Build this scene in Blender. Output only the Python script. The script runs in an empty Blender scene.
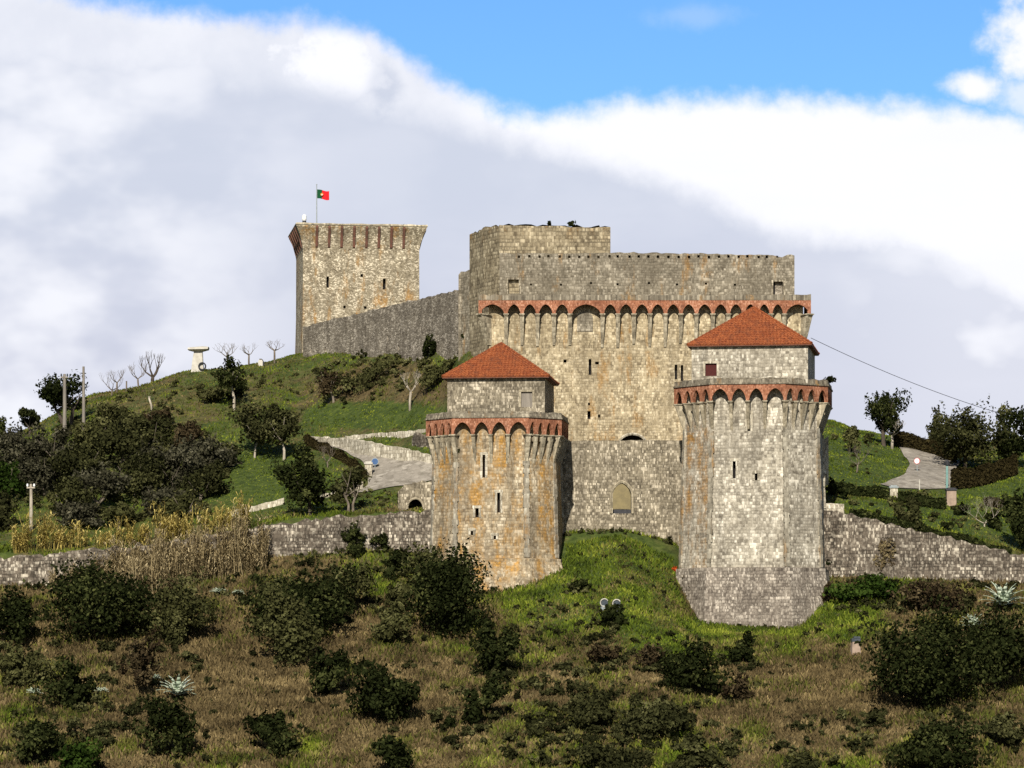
import bpy, bmesh, math, random
import numpy as np
from mathutils import Vector, Matrix

R = math.radians
SC = bpy.context.scene
COL = SC.collection
K = 0.0003            # tangent of the view angle per photograph pixel
HOR = 650.0           # photograph row of the horizon

# ------------------------------------------------------------------ camera
cam = bpy.data.cameras.new('camera')
cam.sensor_width = 36.0
cam.lens = 36.0 / (1024 * K)
cam.shift_y = (HOR - 384.0) / 1024.0
cam.clip_start = 1.0
cam.clip_end = 30000.0
cam_o = bpy.data.objects.new('camera', cam)
COL.objects.link(cam_o)
cam_o.location = (0, 0, 0)
cam_o.rotation_euler = (R(90), 0, 0)
SC.camera = cam_o

# ------------------------------------------------------------------ light
SUN_EL, SUN_LEFT = 36.0, 8.0
sd = bpy.data.lights.new('sun', 'SUN')
sd.energy = 5.0
sd.angle = R(0.5)
sd.color = (1.0, 0.94, 0.84)
so = bpy.data.objects.new('sun', sd)
COL.objects.link(so)
to_sun = Vector((-math.sin(R(SUN_LEFT)) * math.cos(R(SUN_EL)), -math.cos(R(SUN_LEFT)) * math.cos(R(SUN_EL)), math.sin(R(SUN_EL))))
so.rotation_euler = to_sun.to_track_quat('Z', 'Y').to_euler()
so.location = (-60, -60, 200)

SC.view_settings.view_transform = 'Standard'
SC.view_settings.look = 'None'
SC.view_settings.gamma = 1.0
SC.view_settings.exposure = 0.32
SC.cycles.max_bounces = 5
SC.cycles.diffuse_bounces = 2
SC.cycles.transparent_max_bounces = 4
SC.cycles.use_denoising = False

# ------------------------------------------------------------------ node helpers
class NT:
    def __init__(s, tree):
        s.t = tree
        s.n = tree.nodes
    def new(s, kind, **kw):
        nd = s.n.new(kind)
        for k, v in kw.items():
            setattr(nd, k, v)
        return nd
    def put(s, sock, v):
        if isinstance(v, bpy.types.NodeSocket):
            s.t.links.new(v, sock)
        else:
            sock.default_value = v
    def math(s, op, a, b=None, c=None, clamp=False):
        nd = s.new('ShaderNodeMath', operation=op, use_clamp=clamp)
        for i, v in enumerate((a, b, c)):
            if v is not None:
                s.put(nd.inputs[i], v)
        return nd.outputs[0]
    def vmath(s, op, a, b=None):
        nd = s.new('ShaderNodeVectorMath', operation=op)
        s.put(nd.inputs[0], a)
        if b is not None:
            s.put(nd.inputs[1], b)
        return nd.outputs[0]
    def ramp01(s, v, lo, hi):
        nd = s.new('ShaderNodeMapRange', interpolation_type='SMOOTHSTEP')
        s.put(nd.inputs[0], v)
        nd.inputs[1].default_value = lo
        nd.inputs[2].default_value = hi
        nd.inputs[3].default_value = 0.0
        nd.inputs[4].default_value = 1.0
        return nd.outputs[0]
    def mix(s, f, a, b, blend='MIX'):
        nd = s.new('ShaderNodeMix', data_type='RGBA', blend_type=blend)
        s.put(nd.inputs[0], f)
        for i, v in ((6, a), (7, b)):
            if isinstance(v, tuple) and len(v) == 3:
                v = (*v, 1)
            s.put(nd.inputs[i], v)
        return nd.outputs[2]
    def noise(s, vec, scale, detail=4, rough=0.55, out=0):
        nd = s.new('ShaderNodeTexNoise')
        s.put(nd.inputs['Vector'], vec)
        nd.inputs['Scale'].default_value = scale
        nd.inputs['Detail'].default_value = detail
        nd.inputs['Roughness'].default_value = rough
        return nd.outputs[out]
    def xyz(s, x, y, z):
        nd = s.new('ShaderNodeCombineXYZ')
        for i, v in enumerate((x, y, z)):
            s.put(nd.inputs[i], v)
        return nd.outputs[0]
    def sep(s, v):
        nd = s.new('ShaderNodeSeparateXYZ')
        s.put(nd.inputs[0], v)
        return nd.outputs
    def curve(s, v, pts):
        nd = s.new('ShaderNodeFloatCurve')
        c = nd.mapping.curves[0]
        while len(c.points) < len(pts):
            c.points.new(0.5, 0.5)
        for p, (x, y) in zip(c.points, pts):
            p.location = (x, y)
            p.handle_type = 'AUTO'
        nd.mapping.update()
        s.put(nd.inputs[1], v)
        return nd.outputs[0]
    def ramp(s, v, stops):
        nd = s.new('ShaderNodeValToRGB')
        e = nd.color_ramp.elements
        while len(e) < len(stops):
            e.new(0.5)
        for el, (p, c) in zip(e, stops):
            el.position = p
            el.color = (*c, 1)
        s.put(nd.inputs[0], v)
        return nd.outputs[0]

# ------------------------------------------------------------------ sky: physical sky with a bank of cumulus by direction
W = bpy.data.worlds.new('World')
SC.world = W
W.use_nodes = True
n = NT(W.node_tree)
n.n.clear()
out = n.new('ShaderNodeOutputWorld')
sky = n.new('ShaderNodeTexSky', sky_type='NISHITA')
sky.sun_disc = False
sky.sun_elevation = R(SUN_EL)
sky.sun_rotation = R(180 + SUN_LEFT)
sky.altitude = 200
sky.air_density = 1.0
sky.dust_density = 0.6
sky.ozone_density = 1.6
bg_sky = n.new('ShaderNodeBackground')
tc = n.new('ShaderNodeTexCoord')
d = n.sep(tc.outputs['Generated'])
yy = n.math('MAXIMUM', d[1], 0.02)
u = n.math('DIVIDE', d[0], yy)
v = n.math('DIVIDE', d[2], yy)
px = n.math('MULTIPLY_ADD', u, 1 / K, 512.0)          # degrees of azimuth and height in 0.017 deg units
py = n.math('MULTIPLY_ADD', v, -1 / K, HOR)
pv = n.xyz(px, py, 0.0)
X0, X1 = -400.0, 1424.0
Y0, Y1 = -300.0, 500.0
un = n.math('DIVIDE', n.math('SUBTRACT', px, X0), X1 - X0, clamp=True)
def line(pts):
    return n.math('MULTIPLY_ADD', n.curve(un, [((x - X0) / (X1 - X0), (y - Y0) / (Y1 - Y0)) for x, y in pts]), Y1 - Y0, Y0)
top = line([(-400, -180), (-100, -70), (60, -12), (140, 4), (250, 15), (345, 20), (390, 42), (430, 68), (475, 92), (520, 110), (565, 108), (620, 98), (700, 94), (760, 92), (850, 97), (950, 104), (1060, 116), (1424, 70)])
low = line([(-400, 60), (0, 70), (180, 84), (290, 92), (370, 112), (420, 124), (500, 143), (600, 170), (700, 204), (790, 244), (860, 250), (940, 268), (1024, 310), (1424, 380)])
n_big = n.noise(pv, 0.009, 5, 0.55)
n_mid = n.noise(pv, 0.028, 5, 0.6)
n_sml = n.noise(pv, 0.06, 4, 0.6)
edge = n.math('MULTIPLY_ADD', n.math('SUBTRACT', n_mid, 0.5), 34.0, n.math('MULTIPLY', n.math('SUBTRACT', n_sml, 0.5), 12.0))
dep = n.math('ADD', n.math('SUBTRACT', py, top), edge)            # positive inside the bank
bank = n.ramp01(dep, -9.0, 22.0)
def puff(cx, cy, rx, ry, soft=0.7):
    a = n.math('DIVIDE', n.math('SUBTRACT', px, cx), rx)
    b = n.math('DIVIDE', n.math('SUBTRACT', py, cy), ry)
    r = n.math('SQRT', n.math('ADD', n.math('MULTIPLY', a, a), n.math('MULTIPLY', b, b)))
    r = n.math('ADD', r, n.math('MULTIPLY', n.math('SUBTRACT', n_mid, 0.5), 1.5))
    return n.math('SUBTRACT', 1.0, n.ramp01(r, soft, 1.15))
pf = n.math('MAXIMUM', puff(1040, 45, 56, 66, 0.35), puff(978, 86, 36, 20, 0.15))
pf = n.math('MAXIMUM', pf, n.math('MULTIPLY', puff(1030, 95, 45, 30, 0.3), 0.7))
wisp = n.math('MULTIPLY', puff(690, 16, 60, 16, 0.0), 0.16)
cloud = n.math('MAXIMUM', n.math('MAXIMUM', bank, pf), wisp)
fade = n.ramp01(d[1], 0.55, 0.85)                                  # the bank stands in the north only
cloud = n.math('MULTIPLY', cloud, fade)
# brightness of the cloud body
dl = n.math('ADD', n.math('SUBTRACT', low, py), n.math('MULTIPLY', n.math('SUBTRACT', n_mid, 0.5), 30.0))
white = n.ramp01(dl, -16.0, 26.0)
right = n.ramp01(px, 330.0, 520.0)
puf_l = puff(335, 62, 70, 44, 0.5)
soft_l = n.math('MULTIPLY_ADD', n.ramp01(n_big, 0.35, 0.65), 0.3, 0.42)
white = n.math('MULTIPLY', white, n.math('MAXIMUM', n.math('MAXIMUM', right, puf_l), soft_l))
patch = n.math('MULTIPLY', n.ramp01(n.noise(n.xyz(n.math('MULTIPLY', px, 0.8), n.math('MULTIPLY', py, 1.25), 3.0), 0.0075, 4, 0.5), 0.38, 0.62), 0.80)
lowside = n.math('MAXIMUM', n.ramp01(px, 420.0, 80.0), n.ramp01(px, 780.0, 960.0))
patch = n.math('MULTIPLY', patch, n.math('MAXIMUM', lowside, 0.15))
white = n.math('MAXIMUM', white, patch)
white = n.math('MAXIMUM', white, n.math('MULTIPLY', n.ramp01(px, 700.0, 1000.0), 0.30))
grey_fold = n.math('MULTIPLY', puff(384, 84, 20, 34, 0.2), 0.55)
white = n.math('SUBTRACT', white, grey_fold, clamp=True)
tint = n.ramp01(py, 150.0, 420.0)
grey = n.mix(tint, (0.60, 0.645, 0.76), (0.585, 0.61, 0.725))
ccol = n.mix(white, grey, (0.93, 0.94, 0.99))
# thin bands streak the grey body
ccol = n.mix(n.math('MULTIPLY', n.ramp01(n.noise(n.xyz(n.math('MULTIPLY', px, 0.25), py, 7.0), 0.02, 4, 0.5), 0.45, 0.7), 0.12), ccol, (0.80, 0.81, 0.90))
skc = n.mix(1.0, sky.outputs[0], (0.78, 1.28, 1.98), 'MULTIPLY')
front = n.mix(fade, sky.outputs[0], skc)
n.put(bg_sky.inputs[0], front)
bg_sky.inputs[1].default_value = 0.062
bg_cl = n.new('ShaderNodeBackground')
n.put(bg_cl.inputs[0], ccol)
bg_cl.inputs[1].default_value = 0.86
ms = n.new('ShaderNodeMixShader')
n.put(ms.inputs[0], cloud)
n.t.links.new(bg_sky.outputs[0], ms.inputs[1])
n.t.links.new(bg_cl.outputs[0], ms.inputs[2])
n.t.links.new(ms.outputs[0], out.inputs[0])

# ------------------------------------------------------------------ materials
def mat(name):
    m = bpy.data.materials.new(name)
    m.use_nodes = True
    t = NT(m.node_tree)
    b = t.n['Principled BSDF']
    b.inputs['Roughness'].default_value = 0.9
    b.inputs['Specular IOR Level'].default_value = 0.2
    return m, t, b

def bump(t, b, h, strength, dist=0.05):
    bp = t.new('ShaderNodeBump')
    bp.inputs['Strength'].default_value = strength
    bp.inputs['Distance'].default_value = dist
    t.put(bp.inputs['Height'], h)
    t.t.links.new(bp.outputs[0], b.inputs['Normal'])

def stone(name, dark, mid, light, lichen=0.0, streak=0.3, mortar=0.5, size=(0.7, 0.34), seed=0.0, stain=0.5, lich_col=(0.46, 0.23, 0.045), lich_z=None, bl=0.22, light_p=0.82, course=True, wobble=0.09, pits=0.5, lich_x=None):
    m, t, b = mat(name)
    pos = t.new('ShaderNodeNewGeometry').outputs['Position']
    pos = t.vmath('ADD', pos, (seed * 13.7, seed * 7.3, 0.0))
    sp = t.sep(pos)
    wob = t.sep(t.noise(pos, 0.9, 2, 0.5, 1))
    if course:
        hz = t.noise(t.xyz(0.0, 0.0, sp[2]), 0.85, 2, 0.5)          # courses of unequal height
        zc = t.math('DIVIDE', t.math('MULTIPLY_ADD', t.math('SUBTRACT', hz, 0.5), size[1] * 1.1, t.math('MULTIPLY_ADD', t.math('SUBTRACT', wob[2], 0.5), wobble * 3, sp[2])), size[1])
        row = t.math('FLOOR', zc)
        fz = t.math('FRACT', zc)
        p = t.xyz(t.math('DIVIDE', sp[0], size[0]), t.math('DIVIDE', sp[1], size[0]), t.math('MULTIPLY', row, 5.37))
        joint = t.math('MINIMUM', fz, t.math('SUBTRACT', 1.0, fz))
    else:
        p = t.vmath('MULTIPLY', t.vmath('ADD', pos, t.vmath('MULTIPLY', t.noise(pos, 0.9, 2, 0.5, 1), (wobble * 6, wobble * 6, wobble * 5))), (1 / size[0], 1 / size[0], 1 / size[1]))
    vo = t.new('ShaderNodeTexVoronoi', feature='F1')
    t.put(vo.inputs['Vector'], p)
    ve = t.new('ShaderNodeTexVoronoi', feature='DISTANCE_TO_EDGE')
    t.put(ve.inputs['Vector'], p)
    for q in (vo, ve):
        q.inputs['Randomness'].default_value = 0.9
    edge = ve.outputs['Distance']
    if course:
        edge = t.math('MINIMUM', edge, t.math('MULTIPLY', joint, size[1] / size[0] * 1.5))
    cell = t.sep(vo.outputs['Color'])
    big = t.noise(pos, 0.20, 4, 0.6)
    med = t.noise(pos, 0.75, 4, 0.65)
    fine = t.noise(pos, 3.2, 3, 0.6)
    val = t.math('ADD', t.math('MULTIPLY', cell[0], 0.66), t.math('MULTIPLY', t.ramp01(med, 0.28, 0.72), 0.34))
    warm = lambda c: (c[0] * 1.01, c[1] * 0.985, c[2] * 0.915)
    dark, mid, light = tuple(x * 0.82 for x in warm(dark)), warm(mid), tuple(min(x * 1.12, .8) for x in warm(light))
    base = t.ramp(val, [(0.10, dark), (0.42, mid), (0.60, mid), (light_p, light)])
    vert = t.noise(t.xyz(t.math('MULTIPLY', sp[0], 0.9), t.math('MULTIPLY', sp[1], 0.9), t.math('MULTIPLY', sp[2], 0.07)), 1.0, 4, 0.6)
    col = t.mix(t.math('MULTIPLY', t.ramp01(vert, 0.50, 0.66), streak), base, tuple(c * 0.6 for c in dark))
    col = t.mix(t.math('MULTIPLY', t.ramp01(big, 0.42, 0.66), stain), col, tuple(0.6 * a + 0.3 * c for a, c in zip(dark, mid)))
    if lichen > 0:
        vert2 = t.noise(t.xyz(t.math('MULTIPLY', sp[0], 0.6), t.math('MULTIPLY', sp[1], 0.6), t.math('MULTIPLY', sp[2], 0.12)), 1.2, 4, 0.65)
        lf = t.math('MULTIPLY', t.ramp01(vert2, 0.56 - 0.12 * lichen, 0.66), t.ramp01(t.noise(pos, 1.1, 4, 0.7), 0.36, 0.58))
        lf = t.math('MULTIPLY', lf, min(1.0, 0.5 + lichen * 0.45))
        if lich_x:
            xo = t.sep(t.new('ShaderNodeNewGeometry').outputs['Position'])[0]
            lf = t.math('MULTIPLY', lf, t.math('MULTIPLY', t.ramp01(xo, lich_x[0], lich_x[0] + 0.5), t.math('SUBTRACT', 1.0, t.ramp01(xo, lich_x[1] - 0.5, lich_x[1]))))
        if lich_z:
            lf = t.math('MULTIPLY', lf, t.math('MULTIPLY', t.ramp01(sp[2], lich_z[0], lich_z[0] + 2.0), t.math('SUBTRACT', 1.0, t.ramp01(sp[2], lich_z[1] - 2.0, lich_z[1]))))
        col = t.mix(lf, col, t.mix(cell[1], lich_col, tuple(c * 0.55 for c in lich_col)))
    mo = t.math('SUBTRACT', 1.0, t.ramp01(edge, 0.01, 0.14))
    mo = t.math('MULTIPLY', mo, t.math('MULTIPLY_ADD', t.ramp01(t.noise(pos, 0.55, 4, 0.7), 0.36, 0.62), 0.85, 0.15))
    col = t.mix(t.math('MULTIPLY', mo, mortar), col, tuple(c * 0.5 for c in dark))
    col = t.mix(t.math('MULTIPLY', t.ramp01(fine, 0.52, 0.72), 0.3), col, light)
    col = t.mix(t.math('MULTIPLY', t.ramp01(t.noise(pos, 1.9, 4, 0.7), 0.53, 0.68), pits), col, tuple(c * 0.55 for c in dark))
    t.put(b.inputs['Base Color'], col)
    b.inputs['Specular IOR Level'].default_value = 0.1
    h = t.math('ADD', t.ramp01(edge, 0.0, 0.2), t.math('MULTIPLY', cell[2], 0.6))
    bump(t, b, h, bl, 0.08)
    return m

def speckle(name, a, bcol, scale=3.0, rough=0.9, bl=0.2, stretch=None):
    m, t, b = mat(name)
    pos = t.new('ShaderNodeNewGeometry').outputs['Position']
    if stretch:
        pos = t.vmath('MULTIPLY', pos, stretch)
    f = t.noise(pos, scale, 4, 0.65)
    t.put(b.inputs['Base Color'], t.mix(t.ramp01(f, 0.35, 0.66), a, bcol))
    b.inputs['Roughness'].default_value = rough
    bump(t, b, f, bl, 0.03)
    return m

M = {}
M['tower_r'] = stone('pale_ashlar', (0.21, 0.185, 0.15), (0.42, 0.385, 0.32), (0.66, 0.62, 0.54), streak=0.55, seed=1, stain=0.6, size=(1.15, 0.28), light_p=0.80, lichen=1.6, lich_x=(15.4, 17.7), lich_z=(6, 21))
M['tower_l'] = stone('lichen_ashlar', (0.19, 0.15, 0.105), (0.365, 0.305, 0.215), (0.57, 0.50, 0.385), lichen=1.35, streak=0.5, seed=2, stain=0.5, size=(1.0, 0.28), lich_col=(0.52, 0.27, 0.05))
M['base_r'] = stone('grey_footing_stone', (0.12, 0.10, 0.085), (0.25, 0.218, 0.185), (0.50, 0.45, 0.39), streak=0.2, seed=3, stain=0.35, size=(0.7, 0.28), mortar=0.75, wobble=0.08)
M['facade'] = stone('tan_facade_stone', (0.22, 0.175, 0.115), (0.44, 0.37, 0.25), (0.62, 0.54, 0.395), lichen=0.2, streak=0.5, seed=4, stain=0.5, size=(0.95, 0.26))
M['upper'] = stone('grey_brown_stone', (0.13, 0.112, 0.085), (0.225, 0.20, 0.158), (0.37, 0.335, 0.275), lichen=0.15, streak=0.3, seed=5, stain=0.5, size=(0.85, 0.26))
M['block'] = stone('coursed_brown_stone', (0.155, 0.125, 0.085), (0.285, 0.24, 0.165), (0.46, 0.40, 0.29), lichen=0.4, streak=0.25, seed=6, stain=0.3, size=(1.25, 0.36), mortar=0.75, lich_z=(39.5, 46), wobble=0.03)
M['keep'] = stone('ochre_rubble', (0.165, 0.135, 0.095), (0.30, 0.26, 0.19), (0.66, 0.59, 0.47), lichen=0.6, streak=0.25, seed=7, stain=0.35, size=(0.85, 0.55), light_p=0.78, course=False)
M['rampart'] = stone('grey_rubble', (0.12, 0.10, 0.08), (0.245, 0.215, 0.175), (0.50, 0.45, 0.385), lichen=0.0, streak=0.10, seed=8, stain=0.4, size=(2.0, 0.46), course=False, mortar=0.8)
M['curtain'] = stone('grey_tan_rubble', (0.125, 0.106, 0.08), (0.265, 0.232, 0.175), (0.58, 0.52, 0.42), streak=0.4, seed=9, stain=0.6, size=(0.68, 0.27), mortar=0.7)
M['field'] = stone('field_wall_stone', (0.062, 0.052, 0.042), (0.155, 0.13, 0.105), (0.54, 0.49, 0.41), streak=0.25, seed=10, stain=0.45, size=(0.8, 0.30), mortar=0.9, wobble=0.07, light_p=0.88)
M['white_field'] = stone('pale_road_wall_stone', (0.24, 0.21, 0.16), (0.46, 0.42, 0.34), (0.70, 0.66, 0.57), streak=0.15, seed=11, stain=0.25, size=(0.7, 0.38), mortar=0.6)
M['coping'] = stone('grey_coping_stone', (0.11, 0.095, 0.075), (0.21, 0.185, 0.145), (0.34, 0.305, 0.245), lichen=0.2, streak=0.2, seed=12, stain=0.3, size=(0.9, 0.6))
M['quoin'] = stone('grey_quoin_stone', (0.20, 0.18, 0.145), (0.33, 0.30, 0.245), (0.46, 0.43, 0.36), lichen=0.4, streak=0.35, seed=15, stain=0.35, size=(1.5, 0.45), mortar=0.3)
M['corbel'] = stone('corbel_stone', (0.20, 0.175, 0.13), (0.36, 0.315, 0.235), (0.50, 0.45, 0.35), streak=0.3, seed=13, stain=0.3, size=(1.2, 0.5), mortar=0.3)
M['brick'] = stone('red_brick_arcade', (0.20, 0.08, 0.05), (0.335, 0.142, 0.082), (0.47, 0.25, 0.17), streak=0.35, seed=14, stain=0.35, size=(0.45, 0.16), mortar=0.35, pits=0.55, bl=0.12)
M['brick_dark'] = speckle('dark_brick_corbel', (0.17, 0.075, 0.05), (0.10, 0.055, 0.04), 2.6, bl=0.25)
M['void'] = speckle('unlit_interior', (0.012, 0.010, 0.010), (0.018, 0.015, 0.014), 2.0)  # near-black colour stands in for the shade inside openings
M['wood_red'] = speckle('oxblood_shutter', (0.075, 0.018, 0.016), (0.055, 0.016, 0.014), 6.0)
M['wood_grey'] = speckle('weathered_plank', (0.25, 0.22, 0.18), (0.17, 0.15, 0.125), 5.0, stretch=(1, 1, 0.1))
M['bark'] = speckle('grey_bark', (0.20, 0.165, 0.125), (0.11, 0.088, 0.065), 4.0, stretch=(1, 1, 0.3))
M['bark_dark'] = speckle('dark_bark', (0.085, 0.066, 0.05), (0.05, 0.04, 0.03), 4.0, stretch=(1, 1, 0.3))
M['bark_pale'] = speckle('pale_bark', (0.42, 0.37, 0.29), (0.27, 0.23, 0.175), 4.0, stretch=(1, 1, 0.3))
M['asphalt'] = stone('worn_asphalt', (0.20, 0.18, 0.15), (0.27, 0.245, 0.215), (0.32, 0.295, 0.26), streak=0.0, seed=16, stain=0.3, size=(3.0, 2.0), mortar=0.25, pits=0.3, course=False, bl=0.03)
M['white'] = speckle('white_paint', (0.78, 0.78, 0.76), (0.68, 0.68, 0.66), 4.0, rough=0.5)
M['sign_blue'] = speckle('blue_sign_paint', (0.05, 0.10, 0.22), (0.06, 0.12, 0.24), 4.0, rough=0.4)
M['sign_red'] = speckle('red_sign_paint', (0.5, 0.03, 0.03), (0.42, 0.03, 0.03), 4.0, rough=0.4)
M['steel'] = speckle('galvanised_steel', (0.30, 0.33, 0.33), (0.24, 0.27, 0.27), 4.0, rough=0.5)
M['teal'] = speckle('teal_painted_steel', (0.20, 0.34, 0.31), (0.16, 0.28, 0.26), 4.0, rough=0.5)
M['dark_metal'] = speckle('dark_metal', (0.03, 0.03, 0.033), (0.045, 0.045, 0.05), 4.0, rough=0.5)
M['glass'] = speckle('lamp_glass', (0.05, 0.06, 0.07), (0.08, 0.09, 0.10), 4.0, rough=0.1)
M['concrete'] = speckle('pale_concrete', (0.52, 0.49, 0.42), (0.40, 0.37, 0.31), 1.8, bl=0.2)
M['pink_conc'] = speckle('pinkish_concrete', (0.36, 0.27, 0.20), (0.27, 0.20, 0.15), 2.5, bl=0.2)
M['flag_green'] = speckle('flag_green', (0.006, 0.06, 0.022), (0.007, 0.07, 0.025), 3.0)
M['flag_red'] = speckle('flag_red', (0.62, 0.015, 0.02), (0.55, 0.015, 0.02), 3.0)
M['flag_yellow'] = speckle('flag_yellow', (0.5, 0.36, 0.03), (0.45, 0.32, 0.03), 3.0)
M['cable'] = speckle('black_cable', (0.03, 0.03, 0.035), (0.04, 0.04, 0.045), 3.0)

def roof_mat():
    m, t, b = mat('terracotta_tiles')
    pos = t.new('ShaderNodeNewGeometry').outputs['Position']
    sp = t.sep(pos)
    rows = t.math('FRACT', t.math('MULTIPLY', sp[2], 3.4))
    vo = t.new('ShaderNodeTexVoronoi', feature='F1')
    t.put(vo.inputs['Vector'], t.vmath('MULTIPLY', pos, (3.2, 3.2, 3.4)))
    c = t.sep(vo.outputs['Color'])
    col = t.ramp(t.math('ADD', t.math('MULTIPLY', c[0], 0.6), t.math('MULTIPLY', t.noise(pos, 0.9, 4, 0.6), 0.4)), [(0.15, (0.12, 0.026, 0.013)), (0.5, (0.25, 0.068, 0.022)), (0.85, (0.37, 0.125, 0.045))])
    col = t.mix(t.math('MULTIPLY', t.ramp01(t.noise(pos, 1.4, 4, 0.7), 0.55, 0.72), 0.5), col, (0.10, 0.038, 0.022))
    rn = t.noise(t.vmath('MULTIPLY', pos, (1.3, 1.3, 0.25)), 1.6, 4, 0.6)
    col = t.mix(t.math('MULTIPLY', t.ramp01(rn, 0.48, 0.66), 0.4), col, (0.085, 0.034, 0.022))
    t.put(b.inputs['Base Color'], col)
    bump(t, b, t.math('ADD', rows, t.math('MULTIPLY', c[1], 0.4)), 0.5, 0.06)
    return m
M['roof'] = roof_mat()

def leaf_mat(name, a, bb, c, trans=0.12):
    m, t, b = mat(name)
    at = t.new('ShaderNodeAttribute', attribute_name='tone')
    t.put(b.inputs['Base Color'], t.ramp(at.outputs['Fac'], [(0.0, a), (0.55, bb), (1.0, c)]))
    b.inputs['Roughness'].default_value = 0.75
    b.inputs['Specular IOR Level'].default_value = 0.0
    if trans:
        b.inputs['Transmission Weight'].default_value = 0.0
        tr = t.new('ShaderNodeBsdfTranslucent')
        t.put(tr.inputs[0], t.ramp(at.outputs['Fac'], [(0.0, a), (1.0, c)]))
        mx = t.new('ShaderNodeMixShader')
        mx.inputs[0].default_value = trans
        t.t.links.new(b.outputs[0], mx.inputs[1])
        t.t.links.new(tr.outputs[0], mx.inputs[2])
        t.t.links.new(mx.outputs[0], t.n['Material Output'].inputs[0])
    return m
L = {
    'dark':  leaf_mat('dark_leaf', (0.007, 0.009, 0.003), (0.020, 0.025, 0.008), (0.080, 0.086, 0.028)),
    'olive': leaf_mat('olive_leaf', (0.014, 0.015, 0.006), (0.042, 0.043, 0.016), (0.115, 0.112, 0.045)),
    'grove': leaf_mat('grove_leaf', (0.020, 0.019, 0.011), (0.056, 0.053, 0.031), (0.135, 0.125, 0.082)),
    'grey':  leaf_mat('grey_green_leaf', (0.026, 0.027, 0.010), (0.072, 0.072, 0.026), (0.15, 0.145, 0.06)),
    'green': leaf_mat('green_leaf', (0.008, 0.014, 0.003), (0.022, 0.040, 0.007), (0.055, 0.085, 0.016)),
    'brown': leaf_mat('russet_leaf', (0.018, 0.012, 0.007), (0.048, 0.035, 0.018), (0.115, 0.088, 0.045)),
    'hedge': leaf_mat('hedge_leaf', (0.010, 0.008, 0.004), (0.028, 0.022, 0.009), (0.065, 0.052, 0.02)),
    'creep': leaf_mat('creeper_leaf', (0.085, 0.062, 0.035), (0.15, 0.115, 0.06), (0.22, 0.18, 0.09)),
    'orange': leaf_mat('orange_flower', (0.35, 0.05, 0.015), (0.5, 0.09, 0.02), (0.6, 0.18, 0.04)),
    'agave': leaf_mat('agave_leaf', (0.20, 0.25, 0.17), (0.36, 0.42, 0.31), (0.56, 0.60, 0.47), 0.05),
    'reed':  leaf_mat('yellow_reed', (0.13, 0.10, 0.03), (0.42, 0.33, 0.09), (0.72, 0.58, 0.22), 0.2),
    'dryreed': leaf_mat('dry_reed', (0.12, 0.09, 0.045), (0.32, 0.25, 0.13), (0.56, 0.46, 0.27), 0.2),
}
def grass_mat(name, stops):
    m, t, b = mat(name)
    at = t.new('ShaderNodeAttribute', attribute_name='tone')
    t.put(b.inputs['Base Color'], t.ramp(at.outputs['Fac'], stops))
    b.inputs['Specular IOR Level'].default_value = 0.1
    return m
M['dry_grass'] = grass_mat('dry_grass', [(0.0, (0.034, 0.024, 0.010)), (0.5, (0.108, 0.078, 0.034)), (1.0, (0.27, 0.20, 0.09))])
M['olive_grass'] = grass_mat('olive_grass', [(0.0, (0.018, 0.020, 0.005)), (0.5, (0.088, 0.087, 0.018)), (1.0, (0.21, 0.195, 0.05))])
M['green_grass'] = grass_mat('green_grass', [(0.0, (0.014, 0.024, 0.003)), (0.5, (0.080, 0.110, 0.010)), (1.0, (0.24, 0.26, 0.032))])

def ground_mat():
    m, t, b = mat('hillside_soil')
    pos = t.new('ShaderNodeNewGeometry').outputs['Position']
    at = t.new('ShaderNodeAttribute', attribute_name='cover')
    f = t.noise(pos, 1.3, 5, 0.7)
    g = t.noise(pos, 0.35, 4, 0.6)
    dry = t.ramp(f, [(0.30, (0.035, 0.026, 0.011)), (0.5, (0.090, 0.066, 0.028)), (0.72, (0.16, 0.12, 0.052))])
    gr = t.ramp(f, [(0.30, (0.018, 0.028, 0.006)), (0.5, (0.045, 0.066, 0.011)), (0.72, (0.09, 0.108, 0.024))])
    k = t.ramp01(t.math('ADD', at.outputs['Fac'], t.math('MULTIPLY', t.math('SUBTRACT', g, 0.5), 0.9)), 0.32, 0.68)
    t.put(b.inputs['Base Color'], t.mix(k, dry, gr))
    bump(t, b, f, 0.6, 0.3)
    return m
M['ground'] = ground_mat()

# ------------------------------------------------------------------ mesh helpers
def at(px, py, Y):
    return Vector(((px - 512) * K * Y, Y, (HOR - py) * K * Y))

def tag(o, label=None, cat=None, group=None, kind=None):
    if label: o['label'] = label
    if cat: o['category'] = cat
    if group: o['group'] = group
    if kind: o['kind'] = kind
    return o

def empty(name, loc, rz=0.0):
    o = bpy.data.objects.new(name, None)
    o.empty_display_size = 0.5
    COL.objects.link(o)
    o.location = loc
    o.rotation_euler = (0, 0, rz)
    return o

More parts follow.
